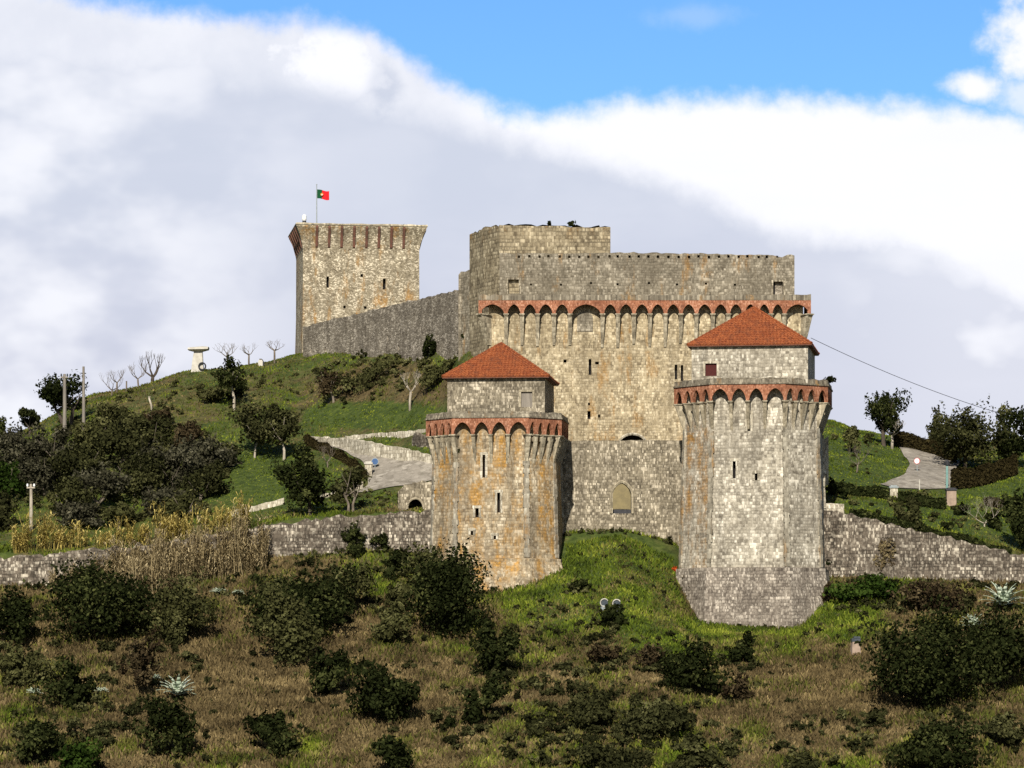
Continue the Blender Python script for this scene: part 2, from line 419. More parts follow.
class MB:
    """collects polygons; build() links them as one mesh object"""
    def __init__(s):
        s.v, s.f = [], []
    def poly(s, pts):
        i = len(s.v)
        s.v += [tuple(p) for p in pts]
        s.f.append(tuple(range(i, i + len(pts))))
    def box(s, c, sz, rz=0.0):
        cx, cy, cz = c
        hx, hy, hz = sz[0] / 2, sz[1] / 2, sz[2] / 2
        i = len(s.v)
        ca, sa = math.cos(rz), math.sin(rz)
        for z in (-hz, hz):
            for x, y in ((-hx, -hy), (hx, -hy), (hx, hy), (-hx, hy)):
                s.v.append((cx + x * ca - y * sa, cy + x * sa + y * ca, cz + z))
        s.f += [(i, i + 3, i + 2, i + 1), (i + 4, i + 5, i + 6, i + 7)]
        for k in range(4):
            s.f.append((i + k, i + (k + 1) % 4, i + 4 + (k + 1) % 4, i + 4 + k))
    def rings(s, rings, cap=True):
        n0, m = len(s.v), len(rings[0])
        for r in rings:
            s.v += [tuple(p) for p in r]
        for a in range(len(rings) - 1):
            for k in range(m):
                s.f.append((n0 + a * m + k, n0 + a * m + (k + 1) % m, n0 + (a + 1) * m + (k + 1) % m, n0 + (a + 1) * m + k))
        if cap:
            s.f.append(tuple(n0 + k for k in reversed(range(m))))
            s.f.append(tuple(n0 + (len(rings) - 1) * m + k for k in range(m)))
    def tube(s, pts, rad, seg=6):
        rings = []
        up = Vector((0.31, 0.17, 0.93)).normalized()
        for i, p in enumerate(pts):
            p = Vector(p)
            a = Vector(pts[max(i - 1, 0)])
            b = Vector(pts[min(i + 1, len(pts) - 1)])
            t = (b - a).normalized()
            x = t.cross(up)
            if x.length < 0.05:
                x = t.cross(Vector((1, 0, 0)))
            x.normalize()
            y = t.cross(x)
            r = rad[i] if isinstance(rad, (list, tuple)) else rad
            rings.append([p + x * (r * math.cos(2 * math.pi * k / seg)) + y * (r * math.sin(2 * math.pi * k / seg)) for k in range(seg)])
        s.rings(rings)
    def build(s, name, material, parent=None, fix=True, smooth=False):
        me = bpy.data.meshes.new(name)
        me.from_pydata(s.v, [], s.f)
        if fix:
            bm = bmesh.new()
            bm.from_mesh(me)
            bmesh.ops.recalc_face_normals(bm, faces=bm.faces)
            bm.to_mesh(me)
            bm.free()
        if smooth:
            me.polygons.foreach_set('use_smooth', [True] * len(me.polygons))
        me.materials.append(material)
        o = bpy.data.objects.new(name, me)
        COL.objects.link(o)
        if parent is not None:
            o.parent = parent
        return o

def cut(o, cutter):
    """carve the cutter's closed shapes out of a mesh, keep the plain result"""
    c = cutter.build('carving_shape', M['void'])
    c.parent = o.parent
    md = o.modifiers.new('carve', 'BOOLEAN')
    md.operation = 'DIFFERENCE'
    md.solver = 'EXACT'
    md.use_self = True
    md.object = c
    bpy.context.view_layer.update()
    dg = bpy.context.evaluated_depsgraph_get()
    me = bpy.data.meshes.new_from_object(o.evaluated_get(dg))
    o.modifiers.clear()
    old = o.data
    me.name = old.name
    o.data = me
    bpy.data.meshes.remove(old)
    cm = c.data
    bpy.data.objects.remove(c)
    bpy.data.meshes.remove(cm)

def quads(name, P, material, parent=None, tone=None):
    """P: (N,4,3) array of leaf quads -> one mesh object, with a per-leaf tone"""
    N = len(P)
    me = bpy.data.meshes.new(name)
    me.vertices.add(N * 4)
    me.vertices.foreach_set('co', np.ascontiguousarray(P, dtype=np.float32).ravel())
    me.loops.add(N * 4)
    me.loops.foreach_set('vertex_index', np.arange(N * 4, dtype=np.int32))
    me.polygons.add(N)
    me.polygons.foreach_set('loop_start', np.arange(0, N * 4, 4, dtype=np.int32))
    me.polygons.foreach_set('loop_total', np.full(N, 4, dtype=np.int32))
    if tone is not None:
        a = me.attributes.new('tone', 'FLOAT', 'FACE')
        a.data.foreach_set('value', np.clip(tone, 0, 1).astype(np.float32))
    me.update(calc_edges=True)
    me.materials.append(material)
    o = bpy.data.objects.new(name, me)
    COL.objects.link(o)
    if parent is not None:
        o.parent = parent
    return o

# ------------------------------------------------------------------ terrain
TN = np.array([-600, 10, 80, 150, 215, 250, 262, 275, 288, 296, 303, 304.6, 310, 318, 330, 345, 360, 375, 390, 430, 520, 800, 9000.0])
TPX = np.array([-300, 0, 100, 200, 265, 300, 350, 400, 437, 470, 500, 560, 620, 672, 700, 740, 800, 830, 860, 900, 960, 1024, 1300.0])
TT = np.array([
    [780, 735, 690, 645, 622, 600, 572, 560, 540, 520, 500, 485, 478, 490],
    [772, 725, 680, 632, 608, 588, 558, 545, 525, 500, 470, 447, 440, 455],
    [770, 722, 677, 630, 605, 583, 552, 540, 518, 485, 440, 405, 394, 405],
    [768, 720, 675, 625, 597, 571, 540, 527, 508, 478, 435, 395, 371, 376],
    [768, 720, 672, 622, 592, 561, 527, 515, 498, 470, 430, 390, 366, 366],
    [768, 720, 672, 620, 588, 557, 521, 512, 492, 462, 430, 397, 362, 356],
    [768, 720, 672, 618, 586, 553, 517, 507, 486, 452, 412, 366, 346, 350],
    [768, 720, 672, 618, 586, 550, 514, 501, 475, 436, 378, 346, 345, 345],
    [768, 720, 672, 618, 586, 550, 513, 498, 468, 405, 344, 342, 342, 342],
    [768, 720, 672, 618, 588, 556, 513, 497, 465, 352, 342, 340, 340, 340],
    [768, 720, 672, 616, 588, 560, 530, 515, 480, 400, 360, 350, 350, 350],
    [768, 718, 668, 612, 580, 545, 535, 530, 520, 480, 430, 400, 380, 380],
    [768, 715, 662, 600, 568, 538, 533, 530, 520, 480, 430, 410, 400, 400],
    [768, 717, 668, 616, 586, 556, 544, 534, 520, 490, 450, 430, 420, 420],
    [768, 721, 677, 638, 620, 596, 576, 556, 530, 500, 460, 440, 425, 425],
    [768, 722, 678, 640, 622, 600, 580, 560, 530, 500, 460, 440, 425, 425],
    [768, 722, 678, 640, 624, 600, 560, 540, 510, 485, 450, 430, 420, 422],
    [768, 722, 676, 632, 606, 578, 512, 502, 490, 470, 446, 427, 421, 428],
    [768, 722, 674, 628, 602, 576, 516, 507, 495, 476, 452, 436, 431, 438],
    [766, 720, 672, 628, 602, 580, 526, 514, 500, 484, 464, 447, 438, 444],
    [764, 718, 670, 626, 602, 582, 541, 528, 512, 492, 471, 453, 443, 447],
    [764, 718, 670, 626, 603, 583, 557, 540, 522, 500, 476, 456, 444, 446],
    [765, 720, 672, 630, 610, 595, 590, 570, 545, 520, 500, 480, 470, 480.0]])
_Yn = TN[5:19]
TZ = (HOR - TT) * K * _Yn
_c = len(TPX)
near = np.array([-2.0, -2.0, -27.0, -31.0, -20.0])
TZ = np.hstack([np.tile(near, (_c, 1)), TZ, TZ[:, -1:] - 1.5, np.tile([2.0, -20.0, -40.0], (_c, 1))])
def _slopes(x, y):
    h = np.diff(x)
    dl = np.diff(y, axis=1) / h
    m = np.zeros_like(y)
    a, b = dl[:, :-1], dl[:, 1:]
    w1 = 2 * h[1:] + h[:-1]
    w2 = h[1:] + 2 * h[:-1]
    ok = a * b > 0
    with np.errstate(divide='ignore', invalid='ignore'):
        hm = (w1 + w2) / (w1 / a + w2 / b)
    m[:, 1:-1] = np.where(ok, hm, 0)
    m[:, 0], m[:, -1] = dl[:, 0], dl[:, -1]
    return m
TM = _slopes(TN, TZ)
_rng = np.random.default_rng(5)
_wv = [(_rng.uniform(0.05, 1.1), _rng.uniform(0, 6.28), _rng.uniform(0, 6.28)) for _ in range(26)]
def terrain(x, y):
    x = np.asarray(x, float); y = np.asarray(y, float)
    p = np.clip(512 + x / (K * np.maximum(y, 60.0)), TPX[0], TPX[-1])
    i = np.clip(np.searchsorted(TPX, p) - 1, 0, len(TPX) - 2)
    f = (p - TPX[i]) / (TPX[i + 1] - TPX[i])
    f = f * f * (3 - 2 * f) * 0.5 + f * 0.5
    yc = np.clip(y, TN[0], TN[-1])
    j = np.clip(np.searchsorted(TN, yc) - 1, 0, len(TN) - 2)
    h = TN[j + 1] - TN[j]
    t = (yc - TN[j]) / h
    z0 = TZ[i, j] * (1 - f) + TZ[i + 1, j] * f
    z1 = TZ[i, j + 1] * (1 - f) + TZ[i + 1, j + 1] * f
    m0 = TM[i, j] * (1 - f) + TM[i + 1, j] * f
    m1 = TM[i, j + 1] * (1 - f) + TM[i + 1, j + 1] * f
    t2, t3 = t * t, t * t * t
    z = (2 * t3 - 3 * t2 + 1) * z0 + (t3 - 2 * t2 + t) * h * m0 + (-2 * t3 + 3 * t2) * z1 + (t3 - t2) * h * m1
    nz = np.zeros_like(z)
    for k, a, b in _wv:
        nz += np.sin(k * (x * math.cos(a) + y * math.sin(a)) + b) * 0.05 / (0.3 + k)
    return z + nz * np.clip((y - 200) / 40, 0, 1) * 0.55
def ground(px, py, y0=225.0, y1=430.0):
    """the point of the hillside seen at a photograph position"""
    ys = np.arange(y0, y1, 0.25)
    zs = terrain((px - 512) * K * ys, ys)
    for _ in range(30):                # a foot drawn just above the crest stands on the crest
        hit = np.nonzero(zs >= (HOR - py) * K * ys)[0]
        if len(hit): break
        py += 0.5
    Y = float(ys[hit[0]]) if len(hit) else y1
    x = (px - 512) * K * Y
    return Vector((x, Y, float(terrain(x, Y))))
def gz(x, y):
    return float(terrain(x, y))

def cover(x, y, z):
    """where the sward is green (1) or dry (0)"""
    p = 512 + x / (K * y)
    q = HOR - z / (K * y)
    c = np.where(y > 304, 0.60, 0.31)
    def blob(cx, cy, rx, ry, val, c):
        r = ((p - cx) / rx) ** 2 + ((q - cy) / ry) ** 2
        w = np.clip(1.5 - r, 0, 1)
        return c * (1 - w) + val * w
    for b in ((250, 395, 130, 22, 0.52), (390, 385, 80, 22, 0.34), (150, 400, 70, 22, 0.5), (370, 415, 60, 12, 1.0), (260, 480, 70, 26, 1.0), (330, 545, 90, 14, 0.5),
              (620, 575, 85, 52, 0.70), (560, 610, 60, 26, 0.7), (690, 640, 110, 20, 0.8), (845, 620, 50, 22, 0.7), (880, 590, 60, 14, 0.55), (860, 450, 50, 40, 0.95),
              (920, 515, 80, 16, 0.8), (1000, 490, 50, 14, 1.0), (1000, 525, 40, 20, 0.7), (390, 575, 50, 22, 0.65), (760, 650, 60, 14, 0.5), (545, 650, 80, 22, 0.45),
              (100, 735, 60, 30, 0.35), (600, 745, 140, 40, 0.5), (830, 755, 120, 22, 0.45), (880, 680, 40, 30, 0.2), (780, 700, 90, 40, 0.16), (200, 690, 160, 50, 0.10), (400, 700, 90, 40, 0.16), (640, 690, 120, 30, 0.34), (590, 730, 110, 34, .46), (50, 690, 60, 40, .34)):
        c = blob(*b, c)
    return c

def make_ground():
    xs = np.concatenate([[-9000, -4000, -1500, -600, -300, -160, -110], np.arange(-80, 80.1, 0.75), [110, 160, 300, 600, 1500, 4000, 9000]])
    ys = np.concatenate([[-600, -200, -50, 0, 10, 30, 50, 80, 110, 150, 185, 215], np.arange(230, 303, 0.75), np.arange(303, 305.2, 0.27), np.arange(305.5, 405, 0.75), [412, 420, 430, 450, 480, 520, 600, 800, 1500, 4000, 9000]])
    Xg, Yg = np.meshgrid(xs, ys)
    Z = terrain(Xg, Yg)
    V = np.stack([Xg, Yg, Z], -1).reshape(-1, 3)
    nx, ny = len(xs), len(ys)
    idx = np.arange(nx * ny).reshape(ny, nx)
    F = np.stack([idx[:-1, :-1], idx[:-1, 1:], idx[1:, 1:], idx[1:, :-1]], -1).reshape(-1, 4)
    me = bpy.data.meshes.new('hillside')
    me.from_pydata(V.tolist(), [], F.tolist())
    a = me.attributes.new('cover', 'FLOAT', 'POINT')
    cv = cover(V[:, 0], np.maximum(V[:, 1], 100), V[:, 2])
    a.data.foreach_set('value', cv.astype(np.float32))
    me.polygons.foreach_set('use_smooth', [True] * len(me.polygons))
    me.materials.append(M['ground'])
    o = bpy.data.objects.new('hillside', me)
    COL.objects.link(o)
    o['kind'] = 'structure'
make_ground()

# roads: a sheet laid on the slope between two kerb lines
def road(name, a, b, lift=0.10):
    """a, b: matching photograph points of the two edges"""
    A = [ground(*p) for p in a]
    B = [ground(*p) for p in b]
    def resample(P, m):
        P = np.array([list(p) for p in P]); s = np.r_[0, np.cumsum(np.linalg.norm(np.diff(P, axis=0), axis=1))]
        t = np.linspace(0, s[-1], m)
        return np.stack([np.interp(t, s, P[:, k]) for k in range(3)], -1)
    A, B = resample(A, 60), resample(B, 60)
    rows = []
    for t in np.linspace(0, 1, 24):
        Q = A * (1 - t) + B * t
        Q[:, 2] = terrain(Q[:, 0], Q[:, 1])
        rows.append(Q)
    G = np.array(rows)
    for _ in range(6):
        G[1:-1, :, 2] = (G[:-2, :, 2] + G[2:, :, 2] + 2 * G[1:-1, :, 2]) / 4
    G[:, :, 2] += lift
    m = MB()
    for i in range(23):
        for k in range(59):
            m.poly([G[i, k], G[i, k + 1], G[i + 1, k + 1], G[i + 1, k]])
    o = m.build(name, M['asphalt'])
    o['kind'] = 'structure'
    return G
road('castle_road', [(303, 440), (322, 445), (346, 453), (360, 460), (368, 470), (368, 486), (360, 492), (345, 494)], [(309, 438), (339, 446), (372, 455), (402, 460), (437, 466), (440, 480), (409, 486), (372, 492)])
road('lower_road', [(896, 445), (903, 455), (910, 465), (905, 475), (892, 480), (880, 485)], [(912, 446), (940, 453), (960, 463), (952, 472), (950, 489), (925, 490)])

# ------------------------------------------------------------------ walls
def wall(name, pts, thick, m, jit=0.05, step=0.5, parent=None, seed=1, back=None, batter=0.0):
    """free-standing rubble wall along (x, y, z_bottom, z_top) stations, with an uneven top"""
    P = np.array(pts, float)
    s = np.r_[0, np.cumsum(np.linalg.norm(np.diff(P[:, :2], axis=0), axis=1))]
    t = np.arange(0, s[-1], step)
    t = np.unique(np.r_[t, s])
    t = t[np.r_[True, np.diff(t) > 0.04]]
    Q = np.stack([np.interp(t, s, P[:, k]) for k in range(4)], -1)
    rg = np.random.default_rng(seed)
    j = rg.normal(0, jit, len(t))
    Q[:, 3] += j
    dx, dy = np.gradient(Q[:, 0]), np.gradient(Q[:, 1])
    ln = np.hypot(dx, dy)
    nx, ny = dy / ln, -dx / ln            # to the right of travel = the face seen when walking left to right
    mb = MB()
    rings = []
    for k in range(len(t)):
        x, y, zb, zt = Q[k]
        fx, fy = x + nx[k] * batter, y + ny[k] * batter
        bx, by = x - nx[k] * thick, y - ny[k] * thick
        rings.append([(fx, fy, zb), (x, y, zt), (bx, by, zt + rg.normal(0, jit * 0.5)), (bx, by, zb)])
    mb.rings(rings)
    return mb.build(name, m, parent)

def slit(mb_cut, mb_dark, x, y, z, w, h, depth=0.6):
    """a niche cutter and the dark panel at its back, for a face looking to -y"""
    mb_cut.box((x, y + depth / 2 - 0.5, z), (w, depth + 1.0, h))
    mb_dark.box((x, y + depth - 0.03, z), (w - 0.01, 0.05, h - 0.01))

def arch_cutter(mb, x, z0, z1, zs, w, y0, y1, pointed=1.0, seg=10):
    """closed prism with an arched head: sill z0, springing zs, crown z1"""
    pr = [(-w / 2, z0), (w / 2, z0)]
    for k in range(seg + 1):
        a = k / seg * 2 - 1
        d_ = -a * w / 2
        pr.append((d_, zs + (z1 - zs) * (1 - abs(a) ** (2 / pointed)) ** 0.5 if pointed <= 1 else zs + (z1 - zs) * (1 - abs(a) ** 1.5) ** 0.62))
    mb.rings([[(x + p[0], y0, p[1]) for p in pr], [(x + p[0], y1, p[1]) for p in pr]])
    return pr

def arcade(mb, P, Q, nb, z_top, z_imp, rise, thick=0.32, wide=None, pier=0.22, y_fix=None):
    """wall panel from P to Q (2D) pierced by nb pointed arches; returns the positions of the piers"""
    P, Q = Vector(P), Vector(Q)
    L_ = (Q - P).length
    t = (Q - P) / L_
    inn = Vector((-t.y, t.x))
    ws = wide or [1.0] * nb
    tot = sum(ws)
    edges = [0.0]
    for w in ws:
        edges.append(edges[-1] + w / tot * L_)
    st, zb = [], []
    for k in range(nb):
        a, b = edges[k], edges[k + 1]
        pw = pier / 2
        r = (b - a) / 2 - pw
        c = (a + b) / 2
        for q in np.linspace(-1, 1, 13):
            st.append(c + q * r)
            zb.append(z_imp + rise * (1 - abs(q) ** 1.7) ** 0.62)
    st = [0.0] + st + [L_]
    zb = [z_imp] + zb + [z_imp]
    rings = []
    for s_, z in zip(st, zb):
        p = P + t * s_
        o = p + inn * thick
        rings.append([(p.x, p.y, z), (p.x, p.y, z_top), (o.x, o.y, z_top), (o.x, o.y, z)])
    mb.rings(rings)
    return [P + t * e for e in edges], t

def corbel(parent, base, dirn, over, z_imp, z_low, width, m, name='corbel'):
    """tapering bracket growing out of the wall at base towards dirn"""
    base, dirn = Vector(base), Vector(dirn).normalized()
    side = Vector((-dirn.y, dirn.x))
    h = z_imp - z_low
    pr = [(-0.35, z_low - 0.05, 0.62), (0.10, z_low, 0.62), (over * 0.24, z_low + h * 0.18, 0.75), (over * 0.54, z_low + h * 0.52, 0.9), (over * 0.88, z_low + h * 0.92, 1.0), (over, z_imp - 0.10, 1.0)]
    mb = MB()
    rings = []
    for o_, z, w in pr:
        q = base + dirn * o_
        top = base + dirn * max(o_, -0.35)
        a = side * (width * w / 2)
        rings.append([(q.x - a.x, q.y - a.y, z), (q.x + a.x, q.y + a.y, z), (top.x + a.x, top.y + a.y, z_imp), (top.x - a.x, top.y - a.y, z_imp)])
    mb.rings(rings)
    # impost block
    c = base + dirn * (over * 0.5 + 0.02)
    mb.box((c.x, c.y, z_imp + 0.002), (over + 0.05, width * 1.3, 0.10), math.atan2(dirn.y, dirn.x))
    return mb.build(name, m, parent)

def octa(a, c, z, W=None):
    W = a + c
    return [(-a, -W, z), (a, -W, z), (W, -a, z), (W, a, z), (a, W, z), (-a, W, z), (-W, a, z), (-W, -a, z)]

def tower(name, label, cx, cy, rz, dims, mats):
    D = dims
    root = empty(name, (cx, cy, D['base'][2]), rz)
    tag(root, label, 'tower')
    z0 = D['base'][2]
    def rel(z): return z - z0
    rg = random.Random(len(label))
    sh = MB()
    a1, c1, z1 = D['shaft_bot']
    a2, c2, z2 = D['shaft_top']
    rings = []
    for k in range(9):
        f = k / 8
        rings.append(octa(a1 + (a2 - a1) * f, c1 + (c2 - c1) * f, rel(z1 + (D['z_top'] - z1) * f) if k < 8 else rel(D['z_top'])))
    sh.rings(rings)
    shaft = sh.build('shaft', mats['shaft'], root)
    # flared footing below the string course
    a0, c0, _ = D['base']
    fb = MB()
    def foot(a_, c_, z_):
        o_ = octa(a_, c_, z_)
        if D.get('straight_left'):
            w_ = octa(a1 + 0.16, c1 + 0.12, z_)
            o_[5], o_[6], o_[7] = w_[5], w_[6], w_[7]
            o_[0] = (o_[0][0] * .94, o_[0][1], z_)
        return o_
    fb.rings([foot(a0, c0, -3.5), foot(a0 * 0.997, c0 * 0.997, 0), octa(a1 + 0.20, c1 + 0.14, rel(z1) - 0.12), octa(a1 + 0.20, c1 + 0.14, rel(z1) + 0.10), octa(a1 - 0.05, c1 - 0.05, rel(z1) + 0.22)])
    fb.build('footing', mats['base'], root)
    # dressed corner stones
    rq = random.Random(7)
    lo_, hi_ = octa(a1, c1, rel(z1)), octa(a2, c2, rel(D['z_top']))
    for k in range(8):
        qs = MB()
        zq = rel(z1) + .25
        while zq < rel(D['z_low']) - .1:
            f = (zq - lo_[k][2]) / (hi_[k][2] - lo_[k][2])
            p = Vector(lo_[k]).lerp(Vector(hi_[k]), f)
            hh = rq.uniform(.34, .48)
            ang = math.atan2(p.y, p.x)
            qs.box((p.x * .988, p.y * .988, zq + hh / 2), (.24, rq.uniform(.34, .62), hh), ang)
            zq += hh - .015
        qs.build('corner_quoin', M['quoin'], root)
    # machicolation
    ap, cp = D['para']
    zt, zi, zl = rel(D['z_top']), rel(D['z_imp']), rel(D['z_low'])
    ring = [Vector(p[:2]) for p in octa(ap, cp, 0)]
    wl = [Vector(p[:2]) for p in octa(a2, c2, 0)]
    br = MB()
    for k in range(8):
        P, Q = ring[k], ring[(k + 1) % 8]
        nb = D['bays']
        wide = [1.18, 1, 1, 1.18] if k % 2 == 0 else [1] * nb
        eds, t = arcade(br, P, Q, nb, zt, zi, D['rise'], wide=wide)
        Pw, Qw = wl[k], wl[(k + 1) % 8]
        tot = sum(wide); acc = 0
        for e in range(nb):
            f = acc / tot
            acc += wide[e]
            b = Pw + (Qw - Pw) * f
            tip = P + (Q - P) * f
            dv = tip - b
            if k in (3, 4, 5) and False:
                continue
            corbel(root, (b.x, b.y), (dv.x, dv.y), dv.length, zi, zl + rg.uniform(-0.1, 0.1), 0.34 if e else 0.46, M['corbel'])
    br.build('arcade', M['brick'], root)
    # parapet walk: slab, low wall, worn coping
    pa = MB()
    def ringat(k_, z, amp=0.0):
        out_ = []
        o = octa(ap + k_, cp + k_ * 0.41, 0)
        for i in range(8):
            p, q = Vector(o[i][:2]), Vector(o[(i + 1) % 8][:2])
            for s_ in range(10):
                w = p + (q - p) * (s_ / 10)
                out_.append((w.x, w.y, z + rg.uniform(-amp, amp)))
        return out_
    pa.rings([ringat(-0.34, zt + 0.003), ringat(0.06, zt + 0.003), ringat(0.06, zt + 0.14), ringat(0.0, zt + 0.15), ringat(-0.03, zt + D['para_h'], 0.06), ringat(-0.42, zt + D['para_h'], 0.05), ringat(-0.42, zt + 0.12)], cap=False)
    pa.build('parapet', M['coping'], root)
    fl = MB()
    fl.rings([octa(ap - 0.30, cp - 0.12, zt - 0.25), octa(ap - 0.30, cp - 0.12, zt + 0.13)])
    fl.build('walkway', M['coping'], root)
    # upper room
    hw = D['hut']
    ht = rel(D['z_eave'])
    hz = zt + 0.13
    hm = MB()
    hx = D.get('hut_x', 0.0)
    hm.box((0, 0, (hz + ht) / 2), (2 * hw, 2 * hw, ht - hz))
    hut = hm.build('upper_room', mats['hut'], root)
    cu, dk = MB(), MB()
    wx, wz, ww, wh = D['window']
    cu.box((wx, -hw, rel(wz)), (ww, 0.5, wh))
    dk.box((wx, -hw + 0.19, rel(wz)), (ww - 0.01, 0.10, wh - 0.01))
    cut(hut, cu)
    dk.build('shutter', mats['shutter'], root).location.x = hx
    fr = MB()
    for sx in (-1, 1):
        fr.box((wx + sx * (ww / 2 + 0.10), -hw - 0.01, rel(wz)), (0.18, 0.06, wh))
    fr.box((wx, -hw - 0.01, rel(wz) + wh / 2 + 0.10), (ww + 0.4, 0.06, 0.19))
    fr.build('window_surround', M['white_field'] if mats['shutter'] is M['wood_red'] else M['corbel'], root).location.x = hx
    # tiled pyramid roof with real courses of curved tiles
    ew = D['eave']
    za = rel(D['z_apex'])
    rf = MB()
    C = [(-ew, -ew), (ew, -ew), (ew, ew), (-ew, ew)]
    for k in range(4):
        P, Q = Vector(C[k]), Vector(C[(k + 1) % 4])
        nt = int((Q - P).length / 0.30)
        rows = 16
        t = (Q - P).normalized()
        nrm = Vector((t.y, -t.x))
        for r_ in range(rows):
            f0, f1 = r_ / rows, (r_ + 1) / rows
            def pt(s_, f, lift):
                p = P + (Q - P) * s_
                p = p * (1 - f)
                return (p.x + nrm.x * lift * 0.35, p.y + nrm.y * lift * 0.35, ht + 0.12 + (za - ht - 0.12) * f + lift)
            m_ = max(2, int(nt * (1 - (f0 + f1) / 2)))
            for i in range(m_):
                s0, s1 = i / m_, (i + 1) / m_
                sm = (s0 + s1) / 2
                j = rg.uniform(-0.012, 0.02)
                a_, b_, c_ = s0, sm, s1
                lo = 0.055 + j
                rf.poly([pt(a_, f0, lo), pt(b_, f0, lo + 0.07), pt(b_, f1, 0.07 + j), pt(a_, f1, j)])
                rf.poly([pt(b_, f0, lo + 0.07), pt(c_, f0, lo), pt(c_, f1, j), pt(b_, f1, 0.07 + j)])
                rf.poly([pt(a_, f0, lo), pt(a_, f0, -0.05), pt(c_, f0, -0.05), pt(c_, f0, lo), pt(b_, f0, lo + 0.07)])
    roof = rf.build('roof', M['roof'], root, fix=False)
    roof.location.x = hx
    hut.location.x = hx
    core = MB()
    core.rings([[(-ew + .02, -ew + .02, ht + 0.002), (ew - .02, -ew + .02, ht + 0.002), (ew - .02, ew - .02, ht + 0.002), (-ew + .02, ew - .02, ht + 0.002)],
                [(-ew + .02, -ew + .02, ht + 0.10), (ew - .02, -ew + .02, ht + 0.10), (ew - .02, ew - .02, ht + 0.10), (-ew + .02, ew - .02, ht + 0.10)],
                [(-0.05, -0.05, za - 0.06), (0.05, -0.05, za - 0.06), (0.05, 0.05, za - 0.06), (-0.05, 0.05, za - 0.06)]])
    core.build('roof_deck', M['brick_dark'], roof)
    hp = MB()
    for k in range(4):
        x, y = C[k]
        m_ = 18
        for i in range(m_):
            f0, f1 = i / m_, (i + 1) / m_ + 0.01
            hp.tube([(x * (1 - f0), y * (1 - f0), ht + 0.16 + (za - ht - 0.12) * f0 + 0.03), (x * (1 - f1), y * (1 - f1), ht + 0.16 + (za - ht - 0.12) * f1)], [0.13, 0.10], 6)
    hp.build('ridge_tiles', M['roof'], roof)
    # arrow slits in the shaft's front face
    cu, dk = MB(), MB()
    wlist = []
    for (sx, sz, sw, sh_) in D['slits']:
        f = (sz - z1) / (D['z_top'] - z1)
        Wf = (a1 + c1) + ((a2 + c2) - (a1 + c1)) * f
        cu.box((sx, -Wf + 0.25, rel(sz)), (sw, 1.3, sh_))
        dk = MB()
        dk.box((sx, -Wf + 0.80, rel(sz)), (sw - 0.01, 0.05, sh_ - 0.01))
        sl = dk.build('arrow_slit', M['void'], root)
        jb = MB()
        for sg in (-1, 1):
            jb.box((sx + sg * (sw / 2 + .11), -Wf - .0, rel(sz)), (.2, .10, sh_ * 1.02))
        jb.box((sx, -Wf - .0, rel(sz) + sh_ / 2 + .14), (sw + .5, .11, .24))
        jb.build('slit_surround', M['white_field'], sl)
    cut(shaft, cu)
    return root

# left tower
S2 = 302 * K
tl = dict(base=(3.75, 3.15, 5.1), shaft_bot=(3.25, 2.45, 8.0), shaft_top=(3.10, 2.22, 20.5), z_top=20.62, z_imp=19.12, z_low=16.6, rise=1.12, para=(3.42, 2.70), para_h=0.55, bays=4,
          hut=4.38, z_eave=24.25, eave=4.80, z_apex=27.75, hut_x=0.32, window=(2.75, 22.35, 1.0, 1.35),
          slits=[(-0.65, 16.35, 0.22, 2.0), (0.68, 13.1, 0.25, 1.75), (-1.25, 12.2, 0.30, 0.8), (-3.0 + 1.3, 10.4, 0.22, 0.35), (0.35, 10.0, 0.22, 0.3)])
TLROOT = tower('corner_tower', 'lower left corner tower, streaked with orange lichen, under a small red pyramid roof', (497.8 - 512) * S2, 302, R(-6.0), tl,
               dict(shaft=M['tower_l'], base=M['tower_l'], hut=M['curtain'], shutter=M['wood_grey']))
tr = dict(straight_left=True, base=(4.05, 3.45, 2.5), shaft_bot=(3.50, 2.85, 7.15), shaft_top=(3.20, 2.70, 23.4), z_top=23.55, z_imp=22.05, z_low=19.55, rise=1.12, para=(3.35, 3.55), para_h=0.55, bays=4,
          hut=5.18, z_eave=27.05, eave=5.54, z_apex=31.0, hut_x=0.05, window=(-3.45, 25.0, 1.02, 1.12),
          slits=[(0.05, 20.2, 0.24, 1.5), (-1.25, 16.0, 0.26, 1.5), (0.70, 15.35, 0.24, 0.6)])
TRROOT = tower('corner_tower', 'taller right corner tower of pale stone with a dark red shutter under its roof', (753.6 - 512) * S2, 302, R(-8.6), tr,
               dict(shaft=M['tower_r'], base=M['base_r'], hut=M['tower_r'], shutter=M['wood_red']))

# ------------------------------------------------------------------ palace between and behind the towers
PAL = empty('palace', (12.5, 316, 9.0))
tag(PAL, 'large stone palace with a long red arcade, standing behind the two corner towers', 'palace')
class Loc(MB):
    """like MB but in the palace's own coordinates"""
    def build(s, name, material, parent=None, **kw):
        o_ = parent
        while o_ is not None and o_.type != 'EMPTY':
            o_ = o_.parent
        if o_ is not None:
            l = o_.location
            s.v = [(x - l.x, y - l.y, z - l.z) for x, y, z in s.v]
        return MB.build(s, name, material, parent, **kw)
XL, XR, YF = -2.18, 27.6, 316.0
fa = MB()
fa.rings([[(XL, YF, 8), (XR, YF, 8), (XR, YF + 9, 8), (XL, YF + 9, 8)], [(XL, YF, 33.05), (XR, YF, 33.05), (XR, YF + 9, 33.05), (XL, YF + 9, 33.05)]])
facade = fa.build('facade', M['facade'])
S3 = K * YF
cu = MB()
def fpos(px_, py_, Y=YF):
    return (px_ - 512) * K * Y, (HOR - py_) * K * Y
slits = []
